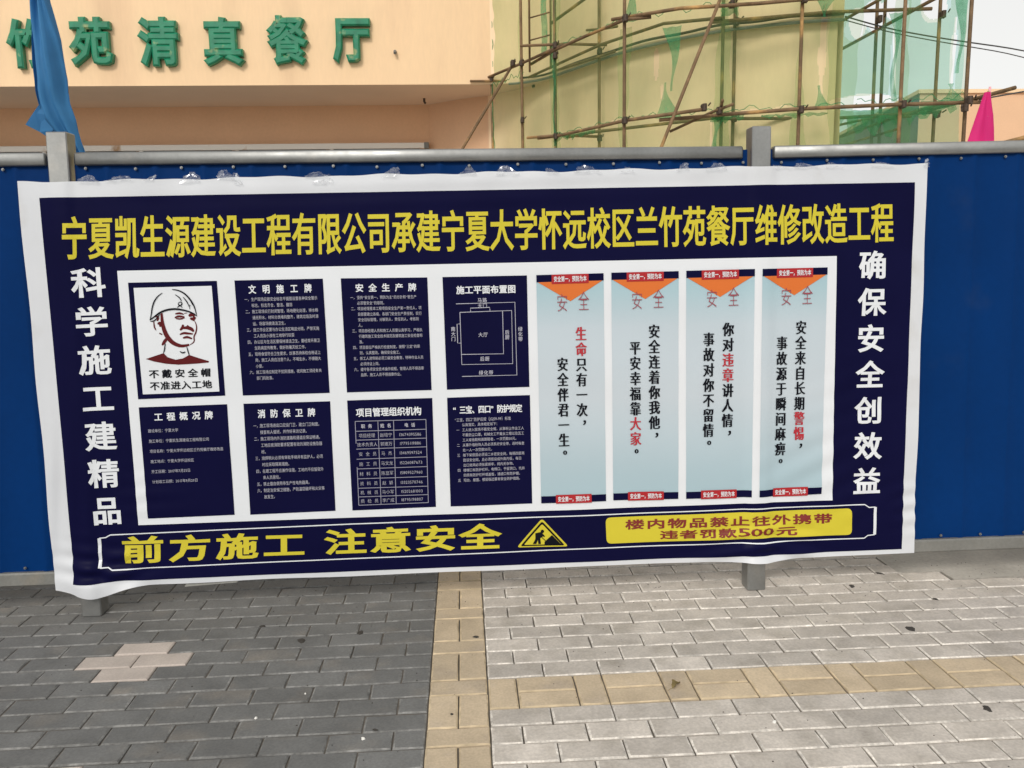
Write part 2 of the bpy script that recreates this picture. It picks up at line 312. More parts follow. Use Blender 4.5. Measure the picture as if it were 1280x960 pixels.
# ------------------------------------------------------------------ ground
N = 24
def sheet_obj(name, x0, x1, y0, y1, z, m, kind='structure'):
    o = obj(name, [(x0, y0, z), (x1, y0, z), (x1, y1, z), (x0, y1, z)], [(0, 1, 2, 3)], m); o['kind'] = kind; return o
sheet_obj('ground', -400, 400, -400, 900, -.045, 'earth')
def brick_mesh(name, L, W, m, seed):
    r = random.Random(seed); g = .0017; hx, hy = L/2-g, W/2-g
    nl, nw = (3, 2) if L > W else ((2, 2) if L == W else (2, 3))
    P = [(-hx+2*hx*i/nl, -hy) for i in range(nl)]+[(hx, -hy+2*hy*i/nw) for i in range(nw)]
    P += [(hx-2*hx*i/nl, hy) for i in range(nl)]+[(-hx, hy-2*hy*i/nw) for i in range(nw)]
    n = len(P); V = []
    for k, (x, y) in enumerate(P):
        c = .004+r.random()*.0045
        V.append((x-math.copysign(c, x)*(abs(x) > hx-.001), y-math.copysign(c, y)*(abs(y) > hy-.001), 0))
    for k, (x, y) in enumerate(P):
        j = r.uniform(-.0010, .0022); V.append((x-math.copysign(j, x), y-math.copysign(j, y), -.0035))
    for x, y in P: V.append((x, y, -.03))
    F = [tuple(range(n))]; mi = [0]
    for a in (0, 1):
        for k in range(n):
            F.append((a*n+k, a*n+n+k, a*n+n+(k+1) % n, a*n+(k+1) % n)); mi.append(1 if a == 0 else 0)
    me = mesh(name, V, F, [m, m+'_edge' if m+'_edge' in MT else m], mids=mi)
    return me
_bm = {}
def bmesh_of(L, W, m, k):
    key = (round(L, 2), round(W, 2), m, k)
    if key not in _bm: _bm[key] = brick_mesh('brick', round(L, 2), round(W, 2), m, int(L*100)*31+int(W*100)*7+k)
    return _bm[key]
PALE = {(-4, -1.3), (-3, -1.4), (-3, -1.2), (-2, -1.3), (4, -1.3), (5, -1.4), (5, -1.2), (6, -1.3), (-12, -1.3)}
bricks = []                      # (zone, x centre, y centre, length along x, width along y)
XL, XR, N0, N1 = -7.0, 7.0, -30, 45
for n in range(N0, N1):
    y = -(n+.5)*.1
    # dark zone, left of the border
    x = -.2 if n % 2 == 0 else -.3
    if n % 2: bricks.append(('dark', -.25, y, .1, .1))
    while x > XL: bricks.append(('dark', x-.1, y, .2, .1)); x -= .2
    # light zone
    if n in (0, 1): continue
    half = (n % 2 == 1) if n > 1 else (n % 2 == 0)
    x = .1 if half else 0.
    if half: bricks.append(('light', .05, y, .1, .1))
    while x < XR: bricks.append(('light', x+.1, y, .2, .1)); x += .2
for n in range(N0, N1, 3):
    bricks.append(('yellow', -.1, -(n+.5)*.1, .2, .1))
    for x in (-.15, -.05): bricks.append(('yellow', x, -(n+2)*.1, .1, .2))
x = 0.
while x < XR:
    bricks.append(('yellow', x+.05, -.1, .1, .2)); bricks.append(('yellow', x+.2, -.05, .2, .1)); bricks.append(('yellow', x+.2, -.15, .2, .1)); x += .3
def in_conc(x, y): return (y > .8 and x > 1.93) or (y > .7 and x > 2.13)
ZONES = {'dark': 'dark_pavement', 'light': 'light_pavement', 'yellow': 'yellow_brick_border'}
for zone, zn in ZONES.items():
    x0, x1 = {'dark': (XL, -.2), 'light': (0, XR), 'yellow': (-.2, 0)}[zone]
    mz = -.006 if zone == 'dark' else -.0085
    root = obj(zn, [(x0, -4.5, mz), (x1, -4.5, mz), (x1, 3, mz), (x0, 3, mz)], [(0, 1, 2, 3)], 'mortar'); root['kind'] = 'structure'
    rest = MB(); cnt = 0
    for (zz, x, y, L, W) in bricks:
        if zz != zone or in_conc(x, y): continue
        near = -.72 < y < 1.12 and ((-2.35 < x < 2.6) if zone != 'dark' else (-2.4 - (y < .3)*(-.75) < x))
        near = near and not (zone == 'light' and y < .2 and x > 2.05) and cnt < 298
        n_ = round(-y*10-.5)
        pale = zone == 'dark' and any(abs(x-px) < .02 and n_ == pn for pn, px in PALE)
        k = random.randrange(9)
        me = bmesh_of(L, W, 'pale' if pale else zone, k)
        z = random.gauss(0, .0007)
        tx, ty = random.gauss(0, .004), random.gauss(0, .006)
        rz = random.gauss(0, .004)+(math.pi if random.random() < .5 else 0)
        if near:
            b = bpy.data.objects.new('brick', me); b.location = (x, y, z); b.rotation_euler = (tx, ty, rz); link(b, root); cnt += 1
            if pale: b['label'] = 'pale pinkish brick set in the dark paving'
        else:
            R = Matrix.Translation((x, y, z)) @ Matrix.Rotation(rz, 4, 'Z')
            rest.cur = 0; b0 = len(rest.v)
            rest.v += [tuple(R @ v.co) for v in me.vertices]
            for p in me.polygons: rest.f.append(tuple(b0+i for i in p.vertices)); rest.mi.append(p.material_index)
    o = rest.build('outer_bricks', [zone, zone+'_edge'], root); o['kind'] = 'stuff'
    print(zone, cnt)
# poured concrete by the fence, right
cv = [(1.905, .805), (2.105, .80), (2.11, .705), (7, .70), (7, 3.2), (1.9, 3.2)]
o = obj('concrete_slab', [(x, y, .001) for x, y in cv]+[(x, y, -.04) for x, y in cv],
        [tuple(range(6))]+[(i+6, (i+1) % 6+6, (i+1) % 6, i) for i in range(6)], 'concrete'); o['kind'] = 'structure'
# yard behind the fence
o = obj('yard', [(-60, 3.0, -.012), (60, 3.0, -.012), (60, 60, -.012), (-60, 60, -.012)], [(0, 1, 2, 3)], 'concrete'); o['kind'] = 'structure'

# litter on the paving
def blob(name, x, y, rx, ry, h, m, label, cat, group=None, rot=0, seed=0):
    r = random.Random(seed); V = [(0, 0, h)]; n = 10
    for ring, (q, z) in enumerate(((.6, h*.8), (1, 0))):
        for k in range(n):
            a = 2*math.pi*k/n; j = 1+r.uniform(-.28, .28); V.append((rx*q*j*math.cos(a), ry*q*j*math.sin(a), z*(1+r.uniform(-.3, .3))-(.001 if ring else 0)))
    F = [(0, 1+k, 1+(k+1) % n) for k in range(n)]+[(1+k, 11+k, 11+(k+1) % n, 1+(k+1) % n) for k in range(n)]
    o = obj(name, V, F, m, None, True); o.location = (x, y, .0012); o.rotation_euler.z = rot
    return tag(o, label, cat, group)
for i, (x, y, rx, ry, lab) in enumerate([
    (-.71, .357, .021, .014, 'dark gum spot on the dark paving, right of the pale brick diamond'),
    (-.894, .502, .014, .011, 'small dark grit lump on the dark paving below the plan panel of the banner'),
    (-.491, .406, .022, .010, 'dark gum spot on the dark paving just left of the yellow border'),
    (-.035, .328, .012, .009, 'small dark gum spot on the upper part of the yellow brick border'),
    (1.655, .24, .022, .016, 'largest dark gum spot on the light paving at the right'),
    (1.625, .667, .020, .014, 'dark gum spot on light paving close to the right fence post'),
    (1.592, -.337, .018, .013, 'dark gum spot near the bottom right corner of the light paving'),
    (1.909, .50, .012, .009, 'tiny dark grit speck on light paving below the blue sheet'),
    (-.36, -.29, .010, .006, 'tiny dark speck in a joint of the dark paving near the yellow border'),
    (-.121, -.221, .007, .006, 'tiny dark speck on the lower part of the yellow brick border'),
    (1.819, .798, .022, .012, 'dark grime patch at the concrete edge beneath the banner corner')]):
    blob('gum_spot', x, y, rx, ry, .0016, 'gum', lab, 'gum spot', 'dark spots on the paving', random.random()*3, i)
for i, (x, y, rx, lab) in enumerate([
    (-.391, -.338, .007, 'white stone chip on the dark paving left of the yellow border'),
    (-.751, -.19, .006, 'white stone chip in the middle of the dark paving'),
    (-.62, -.05, .004, 'smallest white chip on the dark paving'),
    (.89, -.355, .007, 'white stone chip in a joint of the light paving')]):
    blob('stone_chip', x, y, rx, rx*.8, rx*.8, 'chip', lab, 'stone chip', 'white chips on the paving', i, 30+i)
# the dry leaf on the yellow bricks: a curled blade with midrib and stalk
LV = []; LF = []
for i in range(9):
    t = i/8; wd = .011*math.sin(math.pi*min(1, t*1.05))**.7*(1+.25*math.sin(i*2.3))+.0008
    for j in (-2, -1, 0, 1, 2):
        LV.append(((t-.5)*.055, wd*j/2, .004+.012*abs(j/2)**2*math.sin(math.pi*t)+.006*math.sin(t*5)+.004*(t-.5)))
for i in range(8):
    for j in range(4): a = i*5+j; LF.append((a, a+1, a+6, a+5))
lr = empty('dry_leaf', (.64, -.111, .003), label='small curled dry leaf lying on the yellow brick band', cat='leaf'); lr.rotation_euler.z = .9
obj('blade', LV, LF, 'leafm', lr, True)
b = MB(); b.tube([(-.031, 0, .004), (-.04, .002, .006), (-.05, .006, .004)], .0008, 5); b.build('stalk', 'leafm', lr)

# sand and grit gathered along the foot of the hoarding and in the joints
g = MB(); r = random.Random(91)
for i in range(420):
    if i < 300: x, y = r.uniform(-2.4, 2.6), .98-abs(r.gauss(0, .22))
    else: x, y = r.uniform(-1.6, 2.2), r.uniform(-.65, .8)
    s_ = r.uniform(.0010, .0034); a = r.random()*3; c, d = math.cos(a)*s_, math.sin(a)*s_
    g.add([(x-c, y-d, .0008), (x+d, y-c, .0008), (x+c*1.3, y+d, .0008), (x-d, y+c, .0008), (x+s_*.2, y, .001+s_*.8)], [(0, 1, 4), (1, 2, 4), (2, 3, 4), (3, 0, 4)])
tag(g.build('grit', 'gum', None), kind='stuff', label='fine dark grit scattered on the paving along the foot of the hoarding', cat='grit')

# ------------------------------------------------------------------ hoarding fence (leans back slightly)
FY, LEAN = 0.7025, 0.0455
def fpt(x, z, off=0.): return (x, FY+LEAN*z-off, z)
fence = empty('hoarding_fence', (0, FY, 0), label='blue corrugated sheet hoarding with galvanised steel rails and square posts behind the banner', cat='fence')
def local(o, root): o.location = -root.location + o.location
def fbox(mb, x0, x1, off0, off1, z0, z1, bev=.002, dz=0.):
    t = MB(); t.box(x0, x1, -off1, -off0, z0, z1, bev)
    mb.add([(x, y+LEAN*(z), z+dz*(x-x0)/(x1-x0)) for x, y, z in t.v], t.f)      # relative to the root at y = FY
POSTS = [-4.46, -1.635, 1.195, 4.03]
for px in POSTS:
    b = MB()
    # open square tube with a rolled lip
    t = MB(); t.box(px-.04, px+.04, -.04, .04, 0.0, 1.975, .004)
    b.add([(x, y+LEAN*z, z) for x, y, z in t.v], [f for f in t.f])
    p = b.build('post', 'steel', fence)
for i in range(3):
    xa, xb = POSTS[i]+.044, POSTS[i+1]-.044
    g0, g1 = (.012, .028) if i == 1 else (.014, .012)
    d = .034 if i == 2 else 0
    b = MB(); fbox(b, xa+g0, xb-g1, -.022, .026, 1.846, 1.897, .006, d); smooth_angle(b.build('top_rail', 'steel', fence), 60)
    b = MB(); fbox(b, xa+.002, xb-.002, -.022, .026, .135, .192, .006, .004 if i == 2 else 0); b.build('bottom_rail', 'steel_dull', fence)
    # sheet with shallow pressed ribs
    prof = []; x = xa+.004
    while x < xb-.004:
        for dx, o in ((0, 0), (.105, 0), (.117, .0065), (.131, .0065), (.143, 0)):
            if x+dx < xb-.004: prof.append((x+dx, o))
        x += .19
    prof.append((xb-.004, 0)); V = []; F = []; K = 14
    for k in range(K+1):
        z = .15+(1.885-.15)*k/K
        for (x, o) in prof:
            oo = .004+o+.0035*math.sin(z*2.1+x*1.7)*math.sin(math.pi*k/K)
            V.append((x, LEAN*z-oo, z+d*(x-xa)/(xb-xa)*k/K))
    n = len(prof)
    for k in range(K):
        for j in range(n-1): a = k*n+j; F.append((a, a+1, a+n+1, a+n))
    obj('corrugated_sheet', V, F, 'blue', fence, True)
    for zz, dd in ((1.832, d), (.208, 0)):
        xs = xa+.05
        while xs < xb:
            b = MB(); yy = LEAN*zz-.0115; z2 = zz+dd*(xs-xa)/(xb-xa)+random.uniform(-.003, .003)
            b.tube([(xs, yy, z2), (xs, yy-.003, z2)], .006, 8); b.tube([(xs, yy-.003, z2), (xs, yy-.008, z2)], .0035, 6)
            b.build('screw', 'steel', fence); xs += .19+random.uniform(-.015, .02)

# ------------------------------------------------------------------ banner
def gauss(x, m, s): return math.exp(-((x-m)/s)**2)
def fold(x, z, x0, z0, ang, lam, ext):
    ca, sa = math.cos(ang), math.sin(ang); u = (x-x0)*ca+(z-z0)*sa; v = -(x-x0)*sa+(z-z0)*ca
    return math.sin(v*6.283/lam+u*2)*math.exp(-(u/ext)**2-(v/(lam*1.6))**2)
def wrk(x, z):
    """how far the vinyl stands off the plane of the banner"""
    o = .012*gauss((x+1.635)**2*20, 0, .05)+.011*gauss((x-1.195)**2*20, 0, .05)                 # pressed out by the posts
    o += .0022*math.sin(x*2.3+1)*math.sin(z*3.1)+.0022*math.sin(x*11+z*5+2*math.sin(x*1.7))*math.sin(z*2+x)+.0012*math.sin(z*19+x*3)*math.sin(x*2.1+.4)
    lo = max(0, min(1, (.27-z)/.13))
    o += lo*.022*(gauss(x, -1.60, .16)+gauss(x, 1.2, .20))
    o += .008*fold(x, z, -1.58, .19, -.15, .07, .14)+.006*fold(x, z, -1.5, .17, .35, .07, .12)+.004*fold(x, z, -1.74, .5, 1.5, .08, .3)
    o += .008*fold(x, z, 1.15, .18, .18, .07, .20)+.006*fold(x, z, 1.32, .17, -.22, .07, .16)+.004*fold(x, z, 1.86, .35, .2, .07, .07)
    o += .0028*fold(x, z, 1.45, .55, .5, .11, .25)+.0022*fold(x, z, 1.6, .8, .35, .10, .18)+.002*fold(x, z, 1.65, .42, .45, .09, .15)
    o += .002*fold(x, z, -1.35, .5, .05, .07, .12)+.0015*fold(x, z, -.1, .2, .1, .10, .5)
    o += .0014*fold(x, z, .1, 1.75, .05, .08, 1.2)
    e = max(0, (z-1.70)/.1)
    o += e*.003*math.sin(x*17+math.sin(x*6)*2)
    return o
def bpt(x, z, layer=0):
    dz = 0.
    if z < .150:
        k = (.150-z)/.014; dz = -k*(.040*gauss(x, -1.60, .12)+.020*gauss(x, 1.19, .14)+.004*math.sin(x*9)*.5)
    y = FY+LEAN*z-.052-wrk(x, z)-.0016*layer
    return (x, y, z+dz)
def lerp(a, b, t): return (a[0]+(b[0]-a[0])*t, a[1]+(b[1]-a[1])*t)
def quv(q, u, v):                        # q = TL, TR, BR, BL; u right, v down
    return lerp(lerp(q[0], q[1], u), lerp(q[3], q[2], u), v)
def patch(name, q, layer, m, parent, step=.016, label=None, edge=None):
    wd = math.dist(q[0], q[1]); ht = math.dist(q[0], q[3]); nu = max(2, int(wd/step)); nv = max(2, int(ht/step))
    V = [];
    for j in range(nv+1):
        for i in range(nu+1):
            x, z = quv(q, i/nu, j/nv)
            if edge: x, z = edge(x, z, i/nu, j/nv)
            V.append(bpt(x, z, layer))
    F = [(j*(nu+1)+i, (j+1)*(nu+1)+i, (j+1)*(nu+1)+i+1, j*(nu+1)+i+1) for j in range(nv) for i in range(nu)]
    return obj(name, V, F, m, parent, True, label)
def shape2d(name, loops, layer, m, parent, label=None, sub=.022):
    """filled flat outline(s) in banner coordinates, laid on the vinyl"""
    bm = bmesh.new()
    for lp in loops:
        vs = [bm.verts.new((x, z, 0)) for x, z in lp]; bm.faces.new(vs)
    bmesh.ops.triangulate(bm, faces=bm.faces[:])
    for _ in range(6):
        es = [e for e in bm.edges if e.calc_length() > sub]
        if not es: break
        bmesh.ops.subdivide_edges(bm, edges=es, cuts=1); bmesh.ops.triangulate(bm, faces=bm.faces[:])
    for f in bm.faces:
        if f.normal.z < 0: f.normal_flip()
    bm.verts.index_update()
    V = [bpt(v.co.x, v.co.y, layer) for v in bm.verts]; F = [[v.index for v in f.verts] for f in bm.faces]; bm.free()
    return obj(name, V, F, m, parent, False, label)
def ribbon(pts, wd, closed=False, taper=False):
    """a stroke of the given width round a polyline -> list of quads"""
    out = []; P = [Vector((p[0], p[1])) for p in pts]
    if len(P) > 2 and taper:             # smooth it
        Q = []
        for i in range(len(P)-1):
            a, b, c, d = P[max(i-1, 0)], P[i], P[i+1], P[min(i+2, len(P)-1)]
            for t in (0, .25, .5, .75):
                Q.append(.5*((2*b)+(c-a)*t+(2*a-5*b+4*c-d)*t*t+(3*b-a-3*c+d)*t**3))
        P = Q+[P[-1]]
    n = len(P); L = []
    for i, p in enumerate(P):
        t = (P[min(i+1, n-1)]-P[max(i-1, 0)]); t = t.normalized() if t.length > 1e-9 else Vector((1, 0)); nn = Vector((-t.y, t.x))
        k = wd/2*((.45+.55*math.sin(math.pi*min(1, max(0, i/(n-1))))) if taper else 1)
        L.append((p+nn*k, p-nn*k))
    for i in range(n-1): out.append([L[i][0], L[i][1], L[i+1][1], L[i+1][0]])
    return [[(v.x, v.y) for v in q] for q in out]

# glyphs: outlines of Blender's own font, one mesh per character
GL = {}
def load_glyphs(chars, res=2):
    tmp = []
    for ch in sorted(set(chars)-set(' \n\u3000')):
        if ch in GL: continue
        c = bpy.data.curves.new('g', 'FONT'); c.body = ch; c.resolution_u = res
        o = bpy.data.objects.new('g', c); COL.objects.link(o); tmp.append((ch, o, c))
    bpy.context.view_layer.update(); dg = bpy.context.evaluated_depsgraph_get()
    for ch, o, c in tmp:
        me = bpy.data.meshes.new_from_object(o.evaluated_get(dg))
        bm = bmesh.new(); bm.from_mesh(me); bmesh.ops.remove_doubles(bm, verts=bm.verts[:], dist=1e-5)
        for f in bm.faces:
            if f.normal.z < 0: f.normal_flip()
        V = np.array([v.co[:2] for v in bm.verts]).reshape(-1, 2); bm.verts.index_update()
        F = [[v.index for v in f.verts] for f in bm.faces]
        NN = np.zeros_like(V)                      # outward normals of the outline
        for e in bm.edges:
            if len(e.link_faces) == 1:
                l = e.link_loops[0]; a, b = l.vert, l.link_loop_next.vert; d = (b.co-a.co)
                if d.length < 1e-9: continue
                d.normalize(); nv = np.array((d.y, -d.x)); NN[a.index] += nv; NN[b.index] += nv
        ln = np.linalg.norm(NN, axis=1); ok = ln > .25
        NN[ok] = NN[ok]/ln[ok][:, None]*np.minimum(1.6, 2/ln[ok])[:, None]
        bm.free(); bpy.data.meshes.remove(me)
        adv = 1.0 if ord(ch) > 0x2000 else (V[:, 0].max()+.08 if len(V) else .3)
        if ch in '“”': adv = .5
        GL[ch] = (V, F, NN, adv)
    for ch, o, c in tmp: bpy.data.objects.remove(o); bpy.data.curves.remove(c)
class Lettering:
    def __init__(s): s.v = []; s.f = []
    def glyph(s, ch, fn, bold=(0, 0)):
        if ch not in GL: return
        V, F, NN, adv = GL[ch]; P = V+NN*np.array(bold); b = len(s.v)
        s.v += [fn((p[0]-.04)/.92, (.84-p[1])/.92) for p in P]; s.f += [[i+b for i in q] for q in F]
    def spread(s, text, q, bold=(.02, .02), gap=.05, vertical=False, only=None):
        """n characters at an even pitch filling the quad"""
        n = len(text); p = 1/(n-gap) if n > 1 else 1; wd = p*(1-gap)
        for i, ch in enumerate(text):
            if only and i not in only: continue
            a = i*p
            if vertical:
                px, py = (.52, -.52) if ch == '，' else ((.42, -.50) if ch == '。' else (0, 0))
                s.glyph(ch, lambda u, v: quv(q, u+px, a+(v+py)*wd), bold)
            elif ord(ch) < 128:
                g = GL[ch][0]; x0, y0 = g.min(0); x1, y1 = g.max(0)
                s.glyph(ch, lambda u, v: quv(q, a+((u*.92+.04)-x0)/(x1-x0)*wd, (v*.92-.84+y1)/(y1-y0)), bold)
            else: s.glyph(ch, lambda u, v: quv(q, a+u*wd, v), bold)
        return s
    def row(s, text, q, u0, vc, cw, ch_, bold=(.0, .0)):
        x = 0
        for c in text:
            if c in ' \u3000': x += .5 if c == ' ' else 1; continue
            if c not in GL: continue
            s.glyph(c, lambda u, v: quv(q, u0+(x+u*.92)*cw, vc+(v-.5)*ch_*.9), bold); x += GL[c][3]
        return s
    def build(s, name, layer, m, parent, label=None, big=False):
        if big:
            bm = bmesh.new(); vs = [bm.verts.new((x, z, 0)) for x, z in s.v]
            for f in s.f:
                try: bm.faces.new([vs[i] for i in f])
                except ValueError: pass
            for _ in range(3):
                es = [e for e in bm.edges if e.calc_length() > .022]
                if not es: break
                bmesh.ops.subdivide_edges(bm, edges=es, cuts=1); bmesh.ops.triangulate(bm, faces=[f for f in bm.faces if len(f.verts) > 3])
            bm.verts.index_update(); V = [bpt(v.co.x, v.co.y, layer) for v in bm.verts]; F = [[v.index for v in f.verts] for f in bm.faces]; bm.free()
        else: V = [bpt(x, z, layer) for x, z in s.v]; F = s.f
        return obj(name, V, F, m, parent, False, label)

HEAD = '宁夏凯生源建设工程有限公司承建宁夏大学怀远校区兰竹苑餐厅维修改造工程'
PANELS = {
 'p1': ('文明施工牌', (.155, .043, .865, .115), .5, [
  '一，生产现场应按安全标志平面图设置各种安全警示', ' 标志。标志齐全、整洁、醒目', '二，施工现场实行封闭管理，场地硬化处理，排水畅', ' 通无积水，材料分类堆码整齐，建筑垃圾及时清',
  ' 运，场容场貌清洁卫生。', '三，施工作业区要与办公生活区明显分隔，严禁无施', ' 工人员及小孩在工地穿行玩耍', '四，办公区与生活区要保持清洁卫生，要经常开展卫',
  ' 生防病宣传教育，做好防暑灭蚊工作。', '五，现场食堂符合卫生要求，炊事员持体检合格证上', ' 岗，施工人员应注意个人，不喝生水，不得随大', ' 小便。', '六，施工现场应制定不扰民措施，夜间施工须经有关', ' 部门的批准。'],
  .165, .0527, .0358, .036, .075),
 'p2': ('安全生产牌', (.165, .050, .865, .118), .42, [
  '一，坚持“安全第一，预防为主”的方针和“管生产', ' 必须管安全”的原则。', '二，项目经理是本工程项目安全生产第一责任人，项', ' 目部要建立各级、各部门安全生产责任制，实行', ' 安全目标管理，分解到人，责任到人，考核到',
  ' 人。', '三，项目部经理人员和施工人员要认真学习，严格执', ' 行建筑施工安全技术规范及建筑施工安全检查标', ' 准。', '四，项目部应严格执行检查制度，按照“三定”的原', ' 则，认真整改，确保安全施工。',
  '五，新工人进场前必须三级安全教育，特种作业人员', ' 必须持证上岗。', '六，遵守各项安全技术操作规程，管理人员不得违章', ' 指挥，施工人员不得违章作业。'], .168, .0486, .0355, .034, .075),
 'p4': ('工程概况牌', (.17, .055, .83, .125), .38, [
  '建设单位：宁夏大学', '施工单位：宁夏凯生源建设工程有限公司', '项目名称：宁夏大学怀远校区兰竹苑餐厅维修改造', '施工地点：宁夏大学怀远校区', '开工日期：2017年7月25日', '计划竣工日期：2017年9月20日'], .212, .0915, .0375, .034, .06),
 'p5': ('消防保卫牌', (.16, .058, .82, .13), .42, [
  '一，施工现场进出口应设门卫，建立门卫制度。', ' 接查有人值班，并作好来访记录。', '二，施工现场内外消防道路和通道应保证畅通，', ' 工地应按消防要求配置有效的消防设施及器', ' 材。', '三，烧焊明火必须有审批手续并有监护人，必须', ' 时应采取隔离措施。',
  '四，在建工程不应兼作住宿，工地内不应留宿外', ' 来人员居住。', '五，禁止擅自使用非生产性电热器具。', '六，制定治安保卫措施，严防盗窃破坏和火灾事', ' 故发生。'], .20, .0585, .0375, .038, .075),
 'p7': ('“三宝、四口”防护规定', (.07, .080, .90, .150), .02, [
  '“三宝、四口”防护应按（JGJ59-99）标准', ' 认真落实，具体规定如下：', '一 工人进入现场不戴安全帽，从事粉尘作业工人', ' 不戴防尘口罩，机械女工不戴女工帽以及瓦工', ' 工人穿拖鞋和高跟鞋者，一次罚款50元。', '二 从事外墙粉饰人员必须系好安全带，违时每查', ' 处一人一次罚款50元。',
  '三 楼下架底层必须设二水密安全网，每隔四层再', ' 固设安全网，且必须搭设成外高内低，每日', ' 出口处网必须张紧绑牢，网内无杂物。', '四 楼梯口有防护栏杆，电梯口，予留洞口，坑井', ' 四周有防护栏杆或盖板，通道口有防护棚。', '五 阳台、屋面、楼层临边要有安全防护措施。'], .205, .0462, .0375, .033, .07),
}
TABLE_ROWS = [('职 务', '姓 名', '电 话'), ('项目经理', '赵培宁', '13674395586'), ('技术负责人', '郭建万', '17795119886'), ('安 全 员', '马 杰', '13469597524'), ('施 工 员', '马文龙', '15226087673'),
              ('材 料 员', '陈显军', '15809527960'), ('资 料 员', '赵 颖', '13323570746'), ('机 械 员', '马小军', '15202681003'), ('质 检 员', '李广成', '18795198807')]
SLOG = [('生命只有一次，', (.575, .725, .228), (0, 1), '安全伴君一生。', (.29, .44, .358), ()), ('安全连着你我他，', (.555, .71, .227), (), '平安幸福靠大家。', (.27, .42, .297), (5, 6)),
        ('你对违章讲人情，', (.547, .70, .227), (2, 3), '事故对你不留情。', (.26, .41, .268), ()), ('安全来自长期警惕，', (.54, .69, .227), (6, 7), '事故源于瞬间麻痹。', (.25, .40, .293), ())]
alltext = HEAD+'科学施工建精品确保安全创效益前方施工注意安全楼内物品禁止往外携带违者罚款500元不戴安全帽不准进入工地兰竹苑清真餐厅安全第一，预防为本施工平面布置图项目管理组织机构马路大门大厅后厨南绿化带'
alltext += ''.join(''.join(p[3])+p[0] for p in PANELS.values())+''.join(''.join(r) for r in TABLE_ROWS)+''.join(s[0]+s[3] for s in SLOG)
load_glyphs(alltext, 2)

BN = BANNER
banner = empty('construction_banner', (0, 0, 0), label='large navy printed construction notice banner with white border tied over the blue hoarding', cat='banner')
patch('vinyl_sheet', BN['sheet'], 0, 'vinyl', banner, .011, edge=lambda x, z, u, v: (x+.002*math.sin(z*11)*(u in (0, 1)), z+(.003*math.sin(x*13)+.002*math.sin(x*31))*(v == 0)))
patch('navy_field', BN['navy'], 1, 'navy', banner, .011)
Lettering().spread(HEAD, BN['headline'], (.030, .014), .10).build('headline', 2, 'yellow_ink', banner, big=True)
Lettering().spread('科学施工建精品', BN['left'], (.030, .020), .27, True).build('vertical_motto', 2, 'white_ink', banner, 'vertical white motto down the left side', big=True)
Lettering().spread('确保安全创效益', BN['right'], (.030, .020), .27, True).build('vertical_motto', 2, 'white_ink', banner, 'vertical white motto down the right side', big=True)
board = patch('notice_board', BN['board'], 2, 'white_ink', banner, .016, label='white printed field holding the notices')
# worker portrait notice
pw = patch('portrait_notice', BN['p0'], 3, 'navy', banner, .016, 'printed portrait notice of a worker in a helmet')
patch('portrait_field', BN['p0in'], 4, 'white_ink', pw, .016)
th = {'strap': .011, 'eye_r3': .010, 'nose': .007, 'nose_b': .009, 'nose_c': .006, 'mouth_a': .006, 'mouth_b': .006, 'eye_r': .009, 'eye_r2': .008, 'ear_b': .008, 'ear_c': .007, 'ear_a': .006, 'strap_tail': .008,
      'helmet_left': .004, 'helmet_top': .005, 'helmet_brim': .006, 'eye_l': .0055, 'eye_l2': .004, 'brow_l': .005, 'neck_l': .0035, 'neck_r': .0035}
red = []; blk = []
for k, pts in BN.items():
    if k.startswith('f_') and k != 'f_collar':
        kk = k[2:]; rb = ribbon(pts, th.get(kk, .0035)*(1.25 if kk.startswith(('helmet', 'neck', 'ridge', 'badge')) else 1.6), taper=True)
        (blk if kk.startswith(('helmet', 'neck', 'ridge', 'badge', 'throat')) else red).extend(rb)
o = MB()
def ribs(name, quads, layer, m, parent):
    V = []; F = []
    for q in quads:
        b = len(V); V += [bpt(x, z, layer) for x, z in q]; F.append((b, b+1, b+2, b+3))
    return obj(name, V, F, m, parent)
ribs('face_drawing', red, 5, 'maroon', pw); ribs('helmet_drawing', blk, 6, 'black_ink', pw)
shape2d('collar_drawing', [BN['f_collar']], 5, 'maroon', pw)
Lettering().spread('不戴安全帽', BN['p0t1'], (.03, .022), .28).spread('不准进入工地', BN['p0t2'], (.03, .022), .13).build('lettering', 5, 'black_ink', pw)
# text notices
for key, (title, tb, gap, rows, v0, dv, cw, chh, indent) in PANELS.items():
    q = BN[key]; pn = patch('notice_panel', q, 3, 'navy', banner, .016, 'navy notice panel headed '+{'p1': 'civilised construction', 'p2': 'safe production', 'p4': 'project overview', 'p5': 'fire protection and security', 'p7': 'protection rules'}[key])
    u0, va, u1, vb = tb; tq = [quv(q, u0, va), quv(q, u1, va), quv(q, u1, vb), quv(q, u0, vb)]
    Lettering().spread(title, tq, (.028, .022), gap).build('title', 4, 'white_ink', pn)
    t = Lettering()
    for i, r in enumerate(rows):
        if r[0] == ' ': t.row(r[1:], q, .10+indent, v0+i*dv, cw, chh)
        elif len(r) > 1 and r[1] in '， ':
            t.row(r[:2], q, .10, v0+i*dv, cw, chh); t.row(r[2:], q, .10+indent, v0+i*dv, cw, chh)
        else: t.row(r, q, .085, v0+i*dv, cw*(1.02), chh*(1.1 if key == 'p7' else 1))
    t.build('body_text', 4, 'grey_ink', pn)['kind'] = 'stuff'
